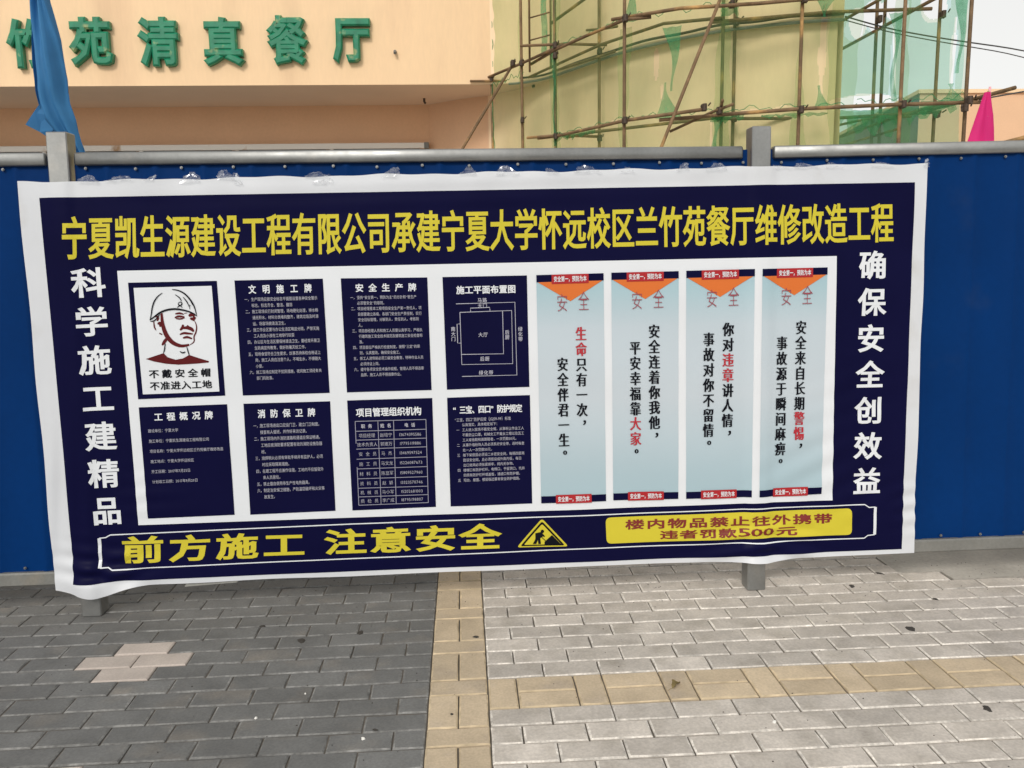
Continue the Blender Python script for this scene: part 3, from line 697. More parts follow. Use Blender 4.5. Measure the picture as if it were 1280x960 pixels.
# site plan
q = BN['p3']; pn = patch('notice_panel', q, 3, 'navy', banner, .016, 'navy notice panel with the site layout plan')
tq = [quv(q, .16, .082), quv(q, .86, .082), quv(q, .86, .152), quv(q, .16, .152)]
Lettering().spread('施工平面布置图', tq, (.028, .022), .10).build('title', 4, 'white_ink', pn)
L_ = []
for k in 'abcde': L_ += ribbon(BN['d_'+k], .0027)
ribs('plan_drawing', L_, 4, 'grey_ink', pn)
t = Lettering()
def lab(key, s, sz=.0205, vert=False):
    x, z = BN[key][0]; n = len(s)
    for i, c in enumerate(s):
        cx = x if vert else x+(i-(n-1)/2)*sz; cz = z-(i-(n-1)/2)*sz if vert else z
        t.spread(c, [(cx-sz*.44, cz+sz*.44), (cx+sz*.44, cz+sz*.44), (cx+sz*.44, cz-sz*.44), (cx-sz*.44, cz-sz*.44)], (.012, .012))
lab('dl_l1', '马路'); lab('dl_l2', '大门'); lab('dl_l3', '大厅'); lab('dl_l4', '后厨'); lab('dl_l5', '绿化带')
lab('dv_a', '南大门', vert=True); lab('dv_b', '后厨', vert=True); lab('dv_c', '绿化带', vert=True)
t.build('plan_labels', 4, 'grey_ink', pn)['kind'] = 'stuff'
# staff table
q = BN['p6']; pn = patch('notice_panel', q, 3, 'navy', banner, .016, 'navy notice panel with the staff table')
tq = [quv(q, .10, .075), quv(q, .865, .075), quv(q, .865, .150), quv(q, .10, .150)]
Lettering().spread('项目管理组织机构', tq, (.028, .022), .08).build('title', 4, 'white_ink', pn)
T = BN['table']; L_ = []
for r in range(10): L_ += ribbon([T[r*4], T[r*4+3]], .0024)
for c in range(4): L_ += ribbon([T[c], T[36+c]], .0024)
ribs('table_grid', L_, 4, 'grid_ink', pn)
t = Lettering()
for r, cells in enumerate(TABLE_ROWS):
    for c, s in enumerate(cells):
        cq = [T[r*4+c], T[r*4+c+1], T[r*4+c+5], T[r*4+c+4]]; wc = math.dist(cq[0], cq[1])
        adv = sum(.7 if x == ' ' else GL[x][3] for x in s); sz = .0168 if c < 2 else .0165
        cw = sz/wc; hh = sz/math.dist(cq[0], cq[3]); x = .5-adv*cw/2
        for chx in s:
            if chx == ' ': x += .7*cw; continue
            t.glyph(chx, lambda u, v: quv(cq, x+u*.92*cw, .52+(v-.5)*hh), (.02, .02) if r == 0 else (-.008, -.008)); x += GL[chx][3]*cw
t.build('table_text', 4, 'grey_ink', pn)['kind'] = 'stuff'
# slogan panels with a printed pale blue wash
m = bpy.data.materials.new('slogan_wash'); m.use_nodes = True; n_ = m.node_tree; p_ = n_.nodes['Principled BSDF']; p_.inputs['Roughness'].default_value = .42
tc = n_.nodes.new('ShaderNodeTexCoord'); sp = n_.nodes.new('ShaderNodeSeparateXYZ'); mr = n_.nodes.new('ShaderNodeMapRange'); cr = n_.nodes.new('ShaderNodeValToRGB')
mr.inputs[1].default_value = .42; mr.inputs[2].default_value = 1.41
n_.links.new(tc.outputs['Object'], sp.inputs[0]); n_.links.new(sp.outputs['Z'], mr.inputs[0]); n_.links.new(mr.outputs[0], cr.inputs[0]); n_.links.new(cr.outputs[0], p_.inputs['Base Color'])
e = cr.color_ramp.elements; e[0].position = 0; e[0].color = (.34, .47, .53, 1); e[1].position = 1; e[1].color = (.31, .47, .55, 1)
for pos, c in ((.12, (.37, .49, .55, 1)), (.45, (.50, .565, .62, 1)), (.75, (.48, .56, .62, 1)), (.9, (.36, .51, .57, 1))): x_ = e.new(pos); x_.color = c
MT['wash'] = m
def sub(q, u0, v0, u1, v1): return [quv(q, u0, v0), quv(q, u1, v0), quv(q, u1, v1), quv(q, u0, v1)]
for k, (ta, (ua, ub, va), ra, tb_, (uc, ud, vc), rb_) in enumerate(SLOG):
    q = BN['s%d' % k]; pn = patch('slogan_panel', q, 3, 'wash', banner, .016, ['pale blue slogan panel, first from the left', 'pale blue slogan panel, second from the left', 'pale blue slogan panel, third from the left', 'pale blue slogan panel at the right end'][k])
    patch('header_strip', sub(q, 0, 0, 1, .031), 4, 'navy', pn, .016); patch('footer_strip', sub(q, 0, .969, 1, 1), 4, 'navy', pn, .016)
    shape2d('orange_triangle', [[quv(q, .02, .031), quv(q, .5, .116), quv(q, .98, .031)]], 4, 'orange', pn)
    for v0, v1, un in ((0, .040, 0), (.964, 1.003, 0)):
        s_ = sub(q, .225, v0, .775, v1); o = patch('red_label', s_, 5, 'label_red', pn, .016)
        Lettering().spread('安全第一，预防为本', sub(s_, .06, .2, .94, .78), (.02, .02), .1).build('label_text', 6, 'white_ink', pn)
    Lettering().spread('安', sub(q, .295, .082, .465, .160), (-.012, -.016)).spread('全', sub(q, .615, .075, .785, .158), (-.012, -.016)).build('thin_lettering', 6, 'plum', pn)
    for text, u0, u1, v0, rr in ((ta, ua, ub, va, ra), (tb_, uc, ud, vc, rb_)):
        black = Lettering(); red_ = Lettering(); n = len(text); pv = .0665; cq = sub(q, u0, v0, u1, v0+pv*(n-.12))
        black.spread(text, cq, (.050, .002), .12, True, only=[i for i in range(n) if i not in rr])
        if rr: red_.spread(text, cq, (.050, .002), .12, True, only=list(rr))
        black.build('slogan_line', 5, 'black_ink', pn)
        if red_.v: red_.build('slogan_emphasis', 5, 'red_ink', pn)
# bottom strip
fr = BN['frame']; quads = []
ln = .0045
quads += ribbon(fr[0:3], ln)+ribbon(fr[2:4], .0125)+ribbon(fr[3:9], ln)+ribbon(fr[8:11], ln)+ribbon(fr[10:12], .0125)+ribbon(fr[11:], ln)+ribbon([fr[-1], fr[0]], ln)
o = []
for q_ in quads:                          # long strips follow the vinyl in short pieces
    a, b_, c, d = q_; n = max(1, int(math.dist(a, d)/.03))
    for i in range(n): o.append([lerp(a, d, i/n), lerp(b_, c, i/n), lerp(b_, c, (i+1)/n), lerp(a, d, (i+1)/n)])
ribs('strip_frame', o, 2, 'white_ink', banner)
Lettering().spread('前方施工', BN['cap1'], (.034, .026), .17).spread('注意安全', BN['cap2'], (.034, .026), .14).build('warning_text', 2, 'yellow_ink', banner, big=True)
A, B_, C_ = BN['tri']; G = ((A[0]+B_[0]+C_[0])/3, (A[1]+B_[1]+C_[1])/3)
def tri(k, r=.008):
    pts = []; P = [(G[0]+(p[0]-G[0])*k, G[1]+(p[1]-G[1])*k) for p in (A, B_, C_)]
    for i in range(3):
        p, a, b = P[i], P[i-1], P[(i+1) % 3]
        pa = lerp(p, a, r/math.dist(p, a)); pb = lerp(p, b, r/math.dist(p, b))
        for t in (0, .33, .66, 1): pts.append(lerp(lerp(pa, p, t), lerp(p, pb, t), t))
    return pts
tr = shape2d('roadworks_sign', [tri(1.0, .014)], 2, 'yellow_ink', banner, 'yellow roadworks triangle printed in the warning strip')
shape2d('black_border', [tri(.86, .010)], 3, 'black_ink', tr); shape2d('yellow_field', [tri(.72, .006)], 4, 'yellow_ink', tr)
hx, hz = BN['manhead'][0]
shape2d('digging_figure', [BN['heap'], BN['manbody'], [(hx+.0075*math.cos(a), hz+.0075*math.sin(a)) for a in [i*math.pi/5 for i in range(10)]]]+ribbon(BN['manarm'], .006)+ribbon(BN['shovel'], .003), 5, 'black_ink', tr)
def rrect(q, r=.022):
    pts = []
    for i in range(4):
        p, a, b = q[i], q[i-1], q[(i+1) % 4]; pa = lerp(p, a, r/math.dist(p, a)); pb = lerp(p, b, r/math.dist(p, b))
        for t in (0, .25, .5, .75, 1): pts.append(lerp(lerp(pa, p, t), lerp(p, pb, t), t))
    return pts
pl = shape2d('fine_notice', [rrect(BN['plate'])], 2, 'yellow_ink', banner, 'yellow rounded notice about fines', .02)
Lettering().spread('楼内物品禁止往外携带', BN['pl1'], (.03, .03), .16).spread('违者罚款', sub(BN['pl2'], 0, 0, .545, 1), (.03, .03), .14).spread('500', sub(BN['pl2'], .565, .02, .82, .95), (.02, .01), .12).spread('元', sub(BN['pl2'], .845, 0, 1, 1), (.03, .03)).build('lettering', 3, 'plate_red', pl, big=True)
# crumpled clear tape and film along the top edge, holding the vinyl to the rail
def film(x, z, wd, ht, seed):
    r = random.Random(seed); nx, nz = 7, 5; V = []
    for j in range(nz+1):
        for i in range(nx+1):
            u = i/nx-.5; v = j/nz; sh = 1-.75*v**1.3
            V.append((x+u*wd*sh+r.uniform(-1, 1)*.006+.02*v*math.sin(seed), FY+LEAN*z-.030-.028*(1-v)-abs(r.uniform(0, .009)), z+v*ht+r.uniform(-1, 1)*.003))
    F = [(j*(nx+1)+i, j*(nx+1)+i+1, (j+1)*(nx+1)+i+1, (j+1)*(nx+1)+i) for j in range(nz) for i in range(nx)]
    return obj('film_tie', V, F, 'film', banner)
for i, (x, z, wd, ht) in enumerate([(-1.52, 1.775, .10, .04), (-1.40, 1.78, .12, .03), (-1.28, 1.78, .05, .03), (-1.12, 1.77, .10, .055), (-.98, 1.78, .09, .05), (-.93, 1.76, .05, .06), (-.62, 1.785, .12, .03), (-.60, 1.76, .10, .05), (-.33, 1.785, .08, .05),
       (-.02, 1.79, .08, .04), (.14, 1.785, .12, .05), (.33, 1.79, .07, .03), (.47, 1.79, .14, .04), (.63, 1.79, .08, .03), (.86, 1.795, .06, .045), (1.0, 1.795, .12, .04), (1.27, 1.80, .12, .02), (1.38, 1.80, .14, .03), (1.50, 1.80, .08, .03), (1.70, 1.80, .12, .03), (1.885, 1.80, .03, .045)]):
    film(x, z, wd*.85, ht*.8, i)
# grey tape flap hanging under the bottom edge
b = MB(); q = [(-1.215, .165), (-.985, .172), (-1.03, .128), (-1.245, .118)]
obj('tape_flap', [(x, FY+LEAN*z-.036-(.012 if z < .14 else 0), z) for x, z in q]+[(x, FY+LEAN*z-.034-(.012 if z < .14 else 0), z) for x, z in q], [(0, 3, 2, 1), (4, 5, 6, 7), (0, 1, 5, 4), (1, 2, 6, 5), (2, 3, 7, 6), (3, 0, 4, 7)], 'steel_dull', banner)

# ------------------------------------------------------------------ restaurant building
bld = empty('restaurant_building', (0, 10, 0), label='peach stucco restaurant building with overhanging fascia and curved wall behind the scaffolding', cat='building')
def bobj(name, V, F, m, parent=bld, **k):
    lo = Vector((0, 10, 0)); return obj(name, [(x, y-10, z) for x, y, z in V], F, m, parent, **k)
TOP = 7.2
def catmull(P, k=6):
    out = []
    for i in range(len(P)-1):
        a, b, c, d = [Vector(P[j]) for j in (max(i-1, 0), i, i+1, min(i+2, len(P)-1))]
        for s in range(k):
            t = s/k; out.append(.5*((2*b)+(c-a)*t+(2*a-5*b+4*c-d)*t*t+(3*b-a-3*c+d)*t**3))
    return [tuple(v) for v in out]+[tuple(P[-1])]
WALL = catmull([(-.55, 11.61), (.02, 11.12), (.50, 10.80), (.92, 10.30), (1.31, 9.63), (1.57, 9.13), (2.02, 8.25), (2.46, 7.68), (2.89, 7.26), (3.28, 7.02), (3.76, 6.82), (4.16, 6.72)], 5)
def extrude(path, z0, z1, nz=1):
    n = len(path); V = [(x, y, z0+(z1-z0)*k/nz) for k in range(nz+1) for x, y in path]
    return V, [(k*n+i, k*n+i+1, (k+1)*n+i+1, (k+1)*n+i) for k in range(nz) for i in range(n-1)]
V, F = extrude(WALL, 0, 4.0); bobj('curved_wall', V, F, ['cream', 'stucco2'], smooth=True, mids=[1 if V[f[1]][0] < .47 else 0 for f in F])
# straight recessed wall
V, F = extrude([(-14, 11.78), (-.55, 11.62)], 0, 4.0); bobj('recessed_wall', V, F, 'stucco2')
# upper part: fascia front, then the curve
FAS = [(-14, 10.0), (.43, 10.0)]+catmull([(.43, 10.0), (.75, 9.93), (1.02, 9.78), (1.24, 9.52), (1.50, 9.05), (1.96, 8.19), (2.41, 7.62), (2.86, 7.20), (3.26, 6.96), (3.75, 6.76), (4.20, 6.66)], 5)[1:]
V, F = extrude(FAS[:2], 4.0, TOP); bobj('fascia', V, F, 'stucco')
V, F = extrude(FAS[1:], 4.0, TOP); bobj('curved_fascia', V, F, 'cream', smooth=True)
S = [(-14, 12.4)]+[(x, y) for x, y in FAS]+[(4.2, 12.4)]
bobj('soffit', [(x, y, 4.0) for x, y in S], [tuple(range(len(S)))[::-1]], 'soffit')
# end wall, roof
V, F = extrude([(4.20, 6.66), (4.20, 14)], 0, TOP); bobj('end_wall', V, F, 'cream')
R = FAS+[(4.2, 14), (-14, 14)]; bobj('roof', [(x, y, TOP) for x, y in R], [tuple(range(len(R)))], 'concrete')
# drip bead and cable duct along the curved edge
b = MB(); b.tube([(x-.0, y-.03-10, 3.985) for x, y in FAS[5:]], .018, 6); b.build('drip_pipe', 'steel_dull', bld)
b = MB(); b.tube([(x-.02, y-.05-10, 4.04+.008*math.sin(x*9)) for x, y in FAS[8:]], .016, 6); b.build('cable_duct', 'coupler', bld)
# white window head under the soffit, glass below
b = MB(); b.box(-13, -.60, 11.46-10, 11.56-10, 3.285, 3.375, .006); wf = b.build('window_head', 'white_frame', bld, label='white window head with rust stains')
b = MB(); b.box(-.64, -.56, 11.45-10, 11.565-10, 3.28, 3.38, .006); b.build('end_cap', 'steel_dull', wf)
for i in range(8):
    xa = -12.9+i*1.53
    b = MB(); b.box(xa, xa+.06, 1.47, 1.55, .3, 3.284, .004); b.box(xa+.062, xa+1.47, 1.47, 1.55, .3, .36, .004); f = b.build('window', 'white_frame', bld)
    b = MB(); b.box(xa+.062, xa+1.47, 1.50, 1.515, .362, 3.28); b.build('pane', 'glass', f)
# fittings on fascia
b = MB(); b.tube([(-.956, -.002, 4.455), (-.956, -.05, 4.45)], .024, 10); b.tube([(-.956, -.05, 4.45), (-.956, -.085, 4.42)], .02, 10); b.build('wall_fitting', 'steel_dull', bld)
b = MB(); b.tube([(-.60, 1.05, 3.998), (-.60, 1.05, 3.95), (-.58, 1.06, 3.92)], .018, 8); b.build('soffit_hook', 'coupler', bld)
# sign letters
sign = empty('restaurant_sign', (0, 9.97, 4.58), label='row of raised green plastic characters on the peach fascia', cat='sign')
for ch, x0, x1, z0, z1 in [('竹', -6.39, -5.83, 4.23, 4.90), ('苑', -5.533, -4.927, 4.247, 4.921), ('清', -4.581, -4.007, 4.244, 4.921), ('真', -3.677, -3.10, 4.252, 4.92), ('餐', -2.774, -2.186, 4.262, 4.941), ('厅', -1.845, -1.298, 4.285, 4.90)]:
    Vg, Fg, NN, _ = GL[ch]; P = Vg+NN*np.array((.052, .046))
    lo, hi = P.min(0), P.max(0)
    P = (P-lo)/(hi-lo)*np.array((x1-x0, z1-z0))+np.array((x0, z0-4.58))
    P0 = Vg+NN*np.array((.014, .012)); P0 = (P0-lo)/(hi-lo)*np.array((x1-x0, z1-z0))+np.array((x0, z0-4.58))
    n = len(P); V = [(p[0], -.075, p[1]) for p in P0]+[(p[0], -.055, p[1]) for p in P]+[(p[0], .028, p[1]) for p in P]
    F = [tuple(f) for f in Fg]; cnt = {}
    for f in Fg:
        for i in range(len(f)): a, b_ = f[i], f[(i+1) % len(f)]; cnt[(a, b_)] = cnt.get((a, b_), 0)+1
    for (a, b_) in cnt:
        if (b_, a) not in cnt:
            F += [(b_, a, a+n, b_+n), (b_+n, a+n, a+2*n, b_+2*n)]
    o = obj('sign_character', V, F, 'sign', sign)
# drips under the letters are stains of their own shape: kept in the stucco material

# annex building, right background
anx = empty('annex_building', (12.4, 22, 0), label='low peach building with flat parapet at the right behind the scaffolding', cat='building')
def abox(name, x0, x1, y0, y1, z0, z1, m, par=anx):
    b = MB(); b.box(x0-12.4, x1-12.4, y0-22, y1-22, z0, z1, .01); return b.build(name, m, par)
b = MB(); zt = 5.33
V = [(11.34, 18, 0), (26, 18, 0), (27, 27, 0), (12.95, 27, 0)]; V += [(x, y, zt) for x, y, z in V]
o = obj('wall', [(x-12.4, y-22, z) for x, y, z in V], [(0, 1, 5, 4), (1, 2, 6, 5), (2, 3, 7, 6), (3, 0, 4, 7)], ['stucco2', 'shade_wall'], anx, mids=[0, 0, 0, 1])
V = [(11.28, 17.94, zt), (26.06, 17.94, zt), (27.06, 27.06, zt), (12.90, 27.06, zt)]; V += [(x, y, zt+.09) for x, y, z in V]
obj('parapet_cap', [(x-12.4, y-22, z) for x, y, z in V], [(3, 2, 1, 0), (0, 1, 5, 4), (1, 2, 6, 5), (2, 3, 7, 6), (3, 0, 4, 7), (4, 5, 6, 7)], 'stucco', anx)

# ------------------------------------------------------------------ scaffolding
scf = empty('scaffolding', (3, 7, 0), label='rusty steel tube scaffolding curving round the peach building', cat='scaffolding')
def sx(a, y): return a*(y+2.715)-.0485
def tube(name, pts, r=.020, m='rust', n=8, root=scf, par=None):
    b = MB(); b.tube([(p[0]-root.location.x, p[1]-root.location.y, p[2]-root.location.z) for p in pts], r, n)
    return b.build(name, m, par or root, True)
UP = [  # azimuth, depth, top
 (.038, 10.05, 7.0), (.073, 9.20, 7.0), (.0875, 10.1, 7), (.112, 8.42, 7), (.1635, 8.35, 7), (.193, 7.10, 7), (.309, 6.92, 7.), (.323, 7.02, 7), (.4025, 6.36, 7),
 (.4925, 7.0, 4.9), (.502, 7.25, 4.9), (.526, 6.15, 7), (.5685, 6.78, 7), (.6065, 5.98, 7)]
POLE = []
for a, y, t in UP:
    x = sx(a, y); POLE.append((x, y)); tube('pole', [(x, y, 0), (x+.004, y, 2.3), (x, y, t)])
b_ = lambda i: POLE[i]
def couple(x, y, z, rz=0):
    b = MB(); r = random.Random(int(x*100+z*10))
    for k in range(2):
        a = rz+k*1.57; dx, dy = math.cos(a)*.026, math.sin(a)*.026
        b.tube([(x-dx, y-dy, z-.018+.03*k), (x+dx, y+dy, z-.012+.03*k)], .026, 8)
    b.tube([(x, y-.035, z-.036), (x, y-.035, z+.036)], .026, 8)
    b.tube([(x+.03, y-.07, z+.01), (x+.03+r.uniform(-.02, .02), y-.115, z+.03)], .008, 6)
    b.v = [(p[0]-3, p[1]-7, p[2]) for p in b.v]; b.build('coupler', 'coupler', scf)
off = .05
OUT = [0, 1, 3, 5, 8, 11, 13]
def at_p(i, z, dy=-off): return (POLE[i][0], POLE[i][1]+dy, z)
# upper ledgers (outer row) and lower ledgers
def run(name, pts, **k): return tube(name, pts, **k)
run('ledger', [(.32, 10.16, 4.10), at_p(1, 4.10), (1.28, 8.2, 4.11)])
run('ledger', [(.95, 9.1, 4.08), at_p(3, 4.09), (1.50, 7.75, 4.10), at_p(5, 4.10), (2.12, 6.95, 4.10)])
run('ledger', [(1.72, 7.2, 4.14), (2.38, 6.70, 4.12), (3.15, 6.42, 4.09), at_p(8, 4.10), (4.3, 6.18, 4.10)])
run('ledger', [(2.9, 6.47, 4.16), (3.4, 6.35, 4.14), (4.8, 6.0, 4.15)], r=.020)
run('ledger', [(.98, 8.55, 3.02), at_p(3, 3.02), (1.66, 7.4, 3.0), at_p(5, 3.0), (2.6, 6.55, 3.03)])
run('ledger', [(2.2, 6.85, 2.97), (2.9, 6.55, 2.98), at_p(8, 2.99), (4.5, 6.10, 2.99), (5.36, 5.93, 2.98)])
run('ledger', [(1.35, 8.4, 3.01), (1.62, 7.9, 3.0), (2.9, 6.72, 2.98)], r=.019)
run('ledger', [(2.85, 6.85, 2.98), (4.3, 6.85, 2.98), (5.3, 6.55, 2.99)], r=.0185)
run('ledger', [(.95, 9.55, 4.0), (1.72, 8.0, 4.06), (2.3, 7.1, 4.07), (2.9, 6.84, 4.06)], r=.019)
run('ledger', [(2.8, 6.9, 4.03), (4.05, 6.62, 4.06), (5.1, 6.5, 4.06)], r=.020)
run('ledger', [(1.25, 9.2, 4.0), (1.9, 8.0, 3.98)], r=.019)
run('ledger', [(1.2, 8.9, 4.55), (1.75, 8.0, 4.75)], r=.02)
# transoms, wall side to outer row
run('transom', [(.12, 9.97, 4.04), (1.02, 9.97, 4.04)], r=.016)
run('transom', [(.78, 8.7, 4.22), (1.35, 8.32, 4.15), (1.85, 8.25, 4.12)], r=.018)
run('transom', [(.83, 8.5, 3.02), (1.24, 8.36, 3.03), (1.75, 8.3, 3.0)], r=.018)
run('transom', [(2.78, 6.4, 3.10), (2.95, 7.1, 3.0)], r=.018)
run('transom', [(5.02, 7.4, 3.02), (5.32, 5.95, 3.02), (5.40, 5.45, 3.03)], r=.020)
run('transom', [(4.33, 7.1, 4.07), (4.46, 6.3, 4.12)], r=.018)
run('transom', [(4.75, 8.2, 3.98), (4.95, 6.1, 4.07)], r=.02)
# crossed tubes inside the far bay
run('transom', [(4.40, 7.3, 2.80), (4.9, 6.7, 2.97), (5.2, 6.35, 3.05)], r=.017)
run('transom', [(4.30, 7.1, 2.92), (4.75, 6.9, 3.0), (5.1, 6.8, 2.98)], r=.015)
run('transom', [(4.42, 7.2, 2.70), (5.0, 6.9, 2.86)], r=.015)
run('transom', [(2.75, 6.75, 4.32), (2.95, 6.45, 4.20), (3.1, 6.2, 4.12)], r=.016)
run('transom', [(2.35, 6.95, 2.86), (2.75, 6.6, 3.02), (2.9, 6.4, 3.06)], r=.016)
run('transom', [(1.62, 8.45, 4.35), (1.72, 7.9, 4.22), (1.82, 7.4, 4.12)], r=.016)
# braces
run('brace', [(.72, 9.0, 4.10), (.0, 9.0, 2.98), (-.62, 9.0, 2.0)], r=.0185)
run('brace', [(2.72, 6.30, 4.14), (2.11, 6.30, 2.64), (1.2, 6.3, .4)], r=.0185)
for x, y, z, rz in [(POLE[0][0], POLE[0][1]-.05, 4.07, .2), (POLE[1][0], POLE[1][1]-.05, 4.10, .9), (POLE[1][0], POLE[1][1]-.05, 3.35, 0), (POLE[3][0], POLE[3][1]-.06, 4.14, .8), (POLE[3][0], POLE[3][1]-.04, 4.02, .3), (POLE[3][0], POLE[3][1]-.05, 3.02, 1), (POLE[5][0], POLE[5][1]-.05, 4.11, .7), (POLE[5][0], POLE[5][1]-.05, 3.0, .4),
    (POLE[4][0], POLE[4][1]-.05, 4.05, .3), (POLE[4][0], POLE[4][1]-.05, 2.98, .2), (POLE[2][0], POLE[2][1], 4.0, .4), (2.62, 6.55, 3.05, .4), (2.80, 6.58, 3.02, .9), (2.72, 6.34, 4.15, .3), (2.92, 6.6, 4.13, .2), (POLE[7][0], POLE[7][1]-.05, 3.0, .2), (POLE[7][0], POLE[7][1]-.05, 4.05, .8), (POLE[8][0], POLE[8][1]-.05, 2.98, .2), (POLE[8][0], POLE[8][1]-.05, 4.1, .2),
    (POLE[9][0], POLE[9][1]-.05, 4.07, .6), (POLE[10][0], POLE[10][1]-.05, 2.99, .6), (POLE[11][0], POLE[11][1]-.05, 2.99, .2), (POLE[12][0], POLE[12][1]-.05, 4.06, .2), (POLE[12][0], POLE[12][1]-.05, 2.99, .1), (POLE[13][0], POLE[13][1]-.05, 3.0, .4), (POLE[13][0]-.04, POLE[13][1]-.05, 2.92, .8), (.69, 8.97, 4.06, .6)]:
    couple(x, y, z, rz)
# short ladder in the narrow bay
lad = empty('ladder', (1.0, 8.5, 4.0), label='narrow steel ladder inside the scaffolding wrapped in green net', cat='ladder')
LX = [(.90, 8.75), (1.16, 8.55)]
for x, y in LX: tube('rail', [(x, y, 3.9), (x+.01, y, 6.6)], r=.014, root=lad)
for k in range(9): z = 4.3+k*.28; tube('rung', [(LX[0][0], LX[0][1], z), (LX[1][0], LX[1][1], z+.02)], r=.010, root=lad)

# ------------------------------------------------------------------ green safety net
def sweep_y(a):                          # depth of the net for an azimuth
    T = [(.037, 10.02), (.073, 9.25), (.112, 8.36), (.193, 7.18), (.309, 6.62), (.4025, 6.43), (.526, 6.22), (.608, 6.02)]
    for (a0, y0), (a1, y1) in zip(T, T[1:]):
        if a <= a1: t = (a-a0)/(a1-a0); return y0+(y1-y0)*t
    return T[-1][1]
NET = catmull([(sx(a, sweep_y(a)+.05), sweep_y(a)+.05) for a in (.0375, .06, .09, .112, .15, .193, .25, .309, .36, .4025, .46, .526, .57, .607)], 16)
arc = [0.]
for p, q in zip(NET, NET[1:]): arc.append(arc[-1]+math.dist(p, q))
def net_at(s):
    for i in range(len(arc)-1):
        if s <= arc[i+1]: t = (s-arc[i])/max(1e-6, arc[i+1]-arc[i]); return lerp(NET[i], NET[i+1], t)
    return NET[-1]
def s_of(a):                             # arc length where the net crosses an azimuth
    best = min(range(len(NET)), key=lambda i: abs((NET[i][0]+.0485)/(NET[i][1]+2.715)-a)); return arc[best]
HOLES = []                               # (s, z, half width, half height): gaps where net edges part
for a, z, hw, hh in [(.233, 3.62, .035, .17), (.240, 3.30, .02, .10), (.428, 3.62, .04, .42), (.455, 4.07, 0, 0), (.515, 3.42, .02, .50), (.590, 3.45, .025, .40), (.300, 2.80, .02, .18)]:
    if hw: HOLES.append((s_of(a), z, hw, hh))
SCAL = [(.468, 3.86, .10, .15), (.489, 3.93, .11, .17), (.515, 4.02, .15, .12), (.486, 3.06, .36, .085), (.563, 4.06, .14, .22)]
for a, z, hw, hh in SCAL: HOLES.append((s_of(a), z, hw, hh))
GAPS = [(.12, .30, 3.02), (.25, .60, 3.0), (.14, .33, 4.12)]
Ltot = arc[-1]; ns = int(Ltot/.013); z0n, z1n = 2.0, 6.0; nz = int((z1n-z0n)/.013)
V = []; F = []; idx = {}
PT = [net_at(i*Ltot/ns) for i in range(ns+1)]
POLES_S = [s_of(a) for a in (.0375, .073, .112, .193, .309, .4025, .526, .607)]
for k in range(nz+1):
    z = z0n+(z1n-z0n)*k/nz
    for i in range(ns+1):
        s = i*Ltot/ns; x, y = PT[i]
        j = max(0, min(len(POLES_S)-2, sum(1 for q in POLES_S if q < s)-1)); t = (s-POLES_S[j])/max(.01, POLES_S[j+1]-POLES_S[j])
        bel = math.sin(math.pi*max(0, min(1, t)))*(.04+.02*math.sin(z*3+j))*abs(math.sin((z-2.98)*math.pi/1.12))
        V.append((x+bel*.2, y+bel*1.5+.008*math.sin(z*23+s*5)+.006*math.sin(s*41+z*9+2*math.sin(z*4)), z))
w_ = ns+1
def hole(s, z):
    for hs_, hz_, hw, hh in HOLES:
        if ((s-hs_)/hw)**2+((z-hz_)/hh)**2 < 1+.25*math.sin(z*17+s*9): return True
    # lapped edges by the ledgers leave thin slots
    if abs(z-(3.035+.012*math.sin(s*9)+.01*math.sin(s*23))) < .016*max(0, math.sin(s*4.1+.8)) : return True
    if s < .10 and math.sin(z*7)*.05+math.sin(z*17)*.03 > s-.03: return True
    return False
for k in range(nz):
    for i in range(ns):
        if not hole((i+.5)*Ltot/ns, z0n+(z1n-z0n)*(k+.5)/nz): a = k*w_+i; F.append((a, a+1, a+w_+1, a+w_))
net = obj('safety_net', V, F, 'net', None, True); tag(net, 'sheer green construction safety net hung over the scaffolding', 'safety net')
# a second net closes the far side of the scaffold beyond the building corner
x0t, x1t, yt = 4.22, sx(.603, 7.0), 7.0; n1, n2 = int((x1t-x0t)/.014), int(4.2/.014); V = []; F = []; HT = []
for a, z, hw, hh in SCAL+[(.515, 3.42, .02, .50), (.590, 3.45, .025, .40)]:
    yy = sweep_y(a)+.05; k = (yt+2.715)/(yy+2.715); HT.append((sx(a, yt), 1.45+(z-1.45)*k, hw*k*1.05, hh*k*1.03))
for j in range(n2+1):
    z = 2.2+4.2*j/n2
    for i in range(n1+1):
        x = x0t+(x1t-x0t)*i/n1; V.append((x, yt+.04*math.sin(x*3+z)+.012*math.sin(x*29+z*7), z))
for j in range(n2):
    for i in range(n1):
        xc, zc = x0t+(x1t-x0t)*(i+.5)/n1, 2.2+4.2*(j+.5)/n2
        if any(((xc-a)/c)**2+((zc-b)/d)**2 < 1+.15*math.sin(zc*17) for a, b, c, d in HT): continue
        a = j*(n1+1)+i; F.append((a, a+1, a+n1+2, a+n1+1))
tag(obj('safety_net', V, F, 'net_teal', None, True), 'teal green net on the far side of the scaffolding beyond the building corner', 'safety net')
def hourglass(a, zt, zb, wt, wb, zk, wk=.012, dy=-.03):
    """a gathered seam: wide at both ends, pinched in the middle"""
    s = s_of(a); V = []; F = []; n = 14
    for k in range(n+1):
        z = zb+(zt-zb)*k/n
        if z > zk: q = (z-zk)/(zt-zk); hw = wk+(wt-wk)*q**1.4
        else: q = (zk-z)/(zk-zb); hw = wk+(wb-wk)*q**1.4
        for j in range(5):
            x, y = net_at(max(0, min(Ltot, s+hw*(j-2)/2+.02*math.sin(z*9)))); V.append((x, y+dy+.018*((j % 2)*2-1)*min(1, hw/.05), z))
    for k in range(n):
        for j in range(4): p = k*5+j; F.append((p, p+1, p+6, p+5))
    obj('gathered_seam', V, F, 'net_dense', net, True)
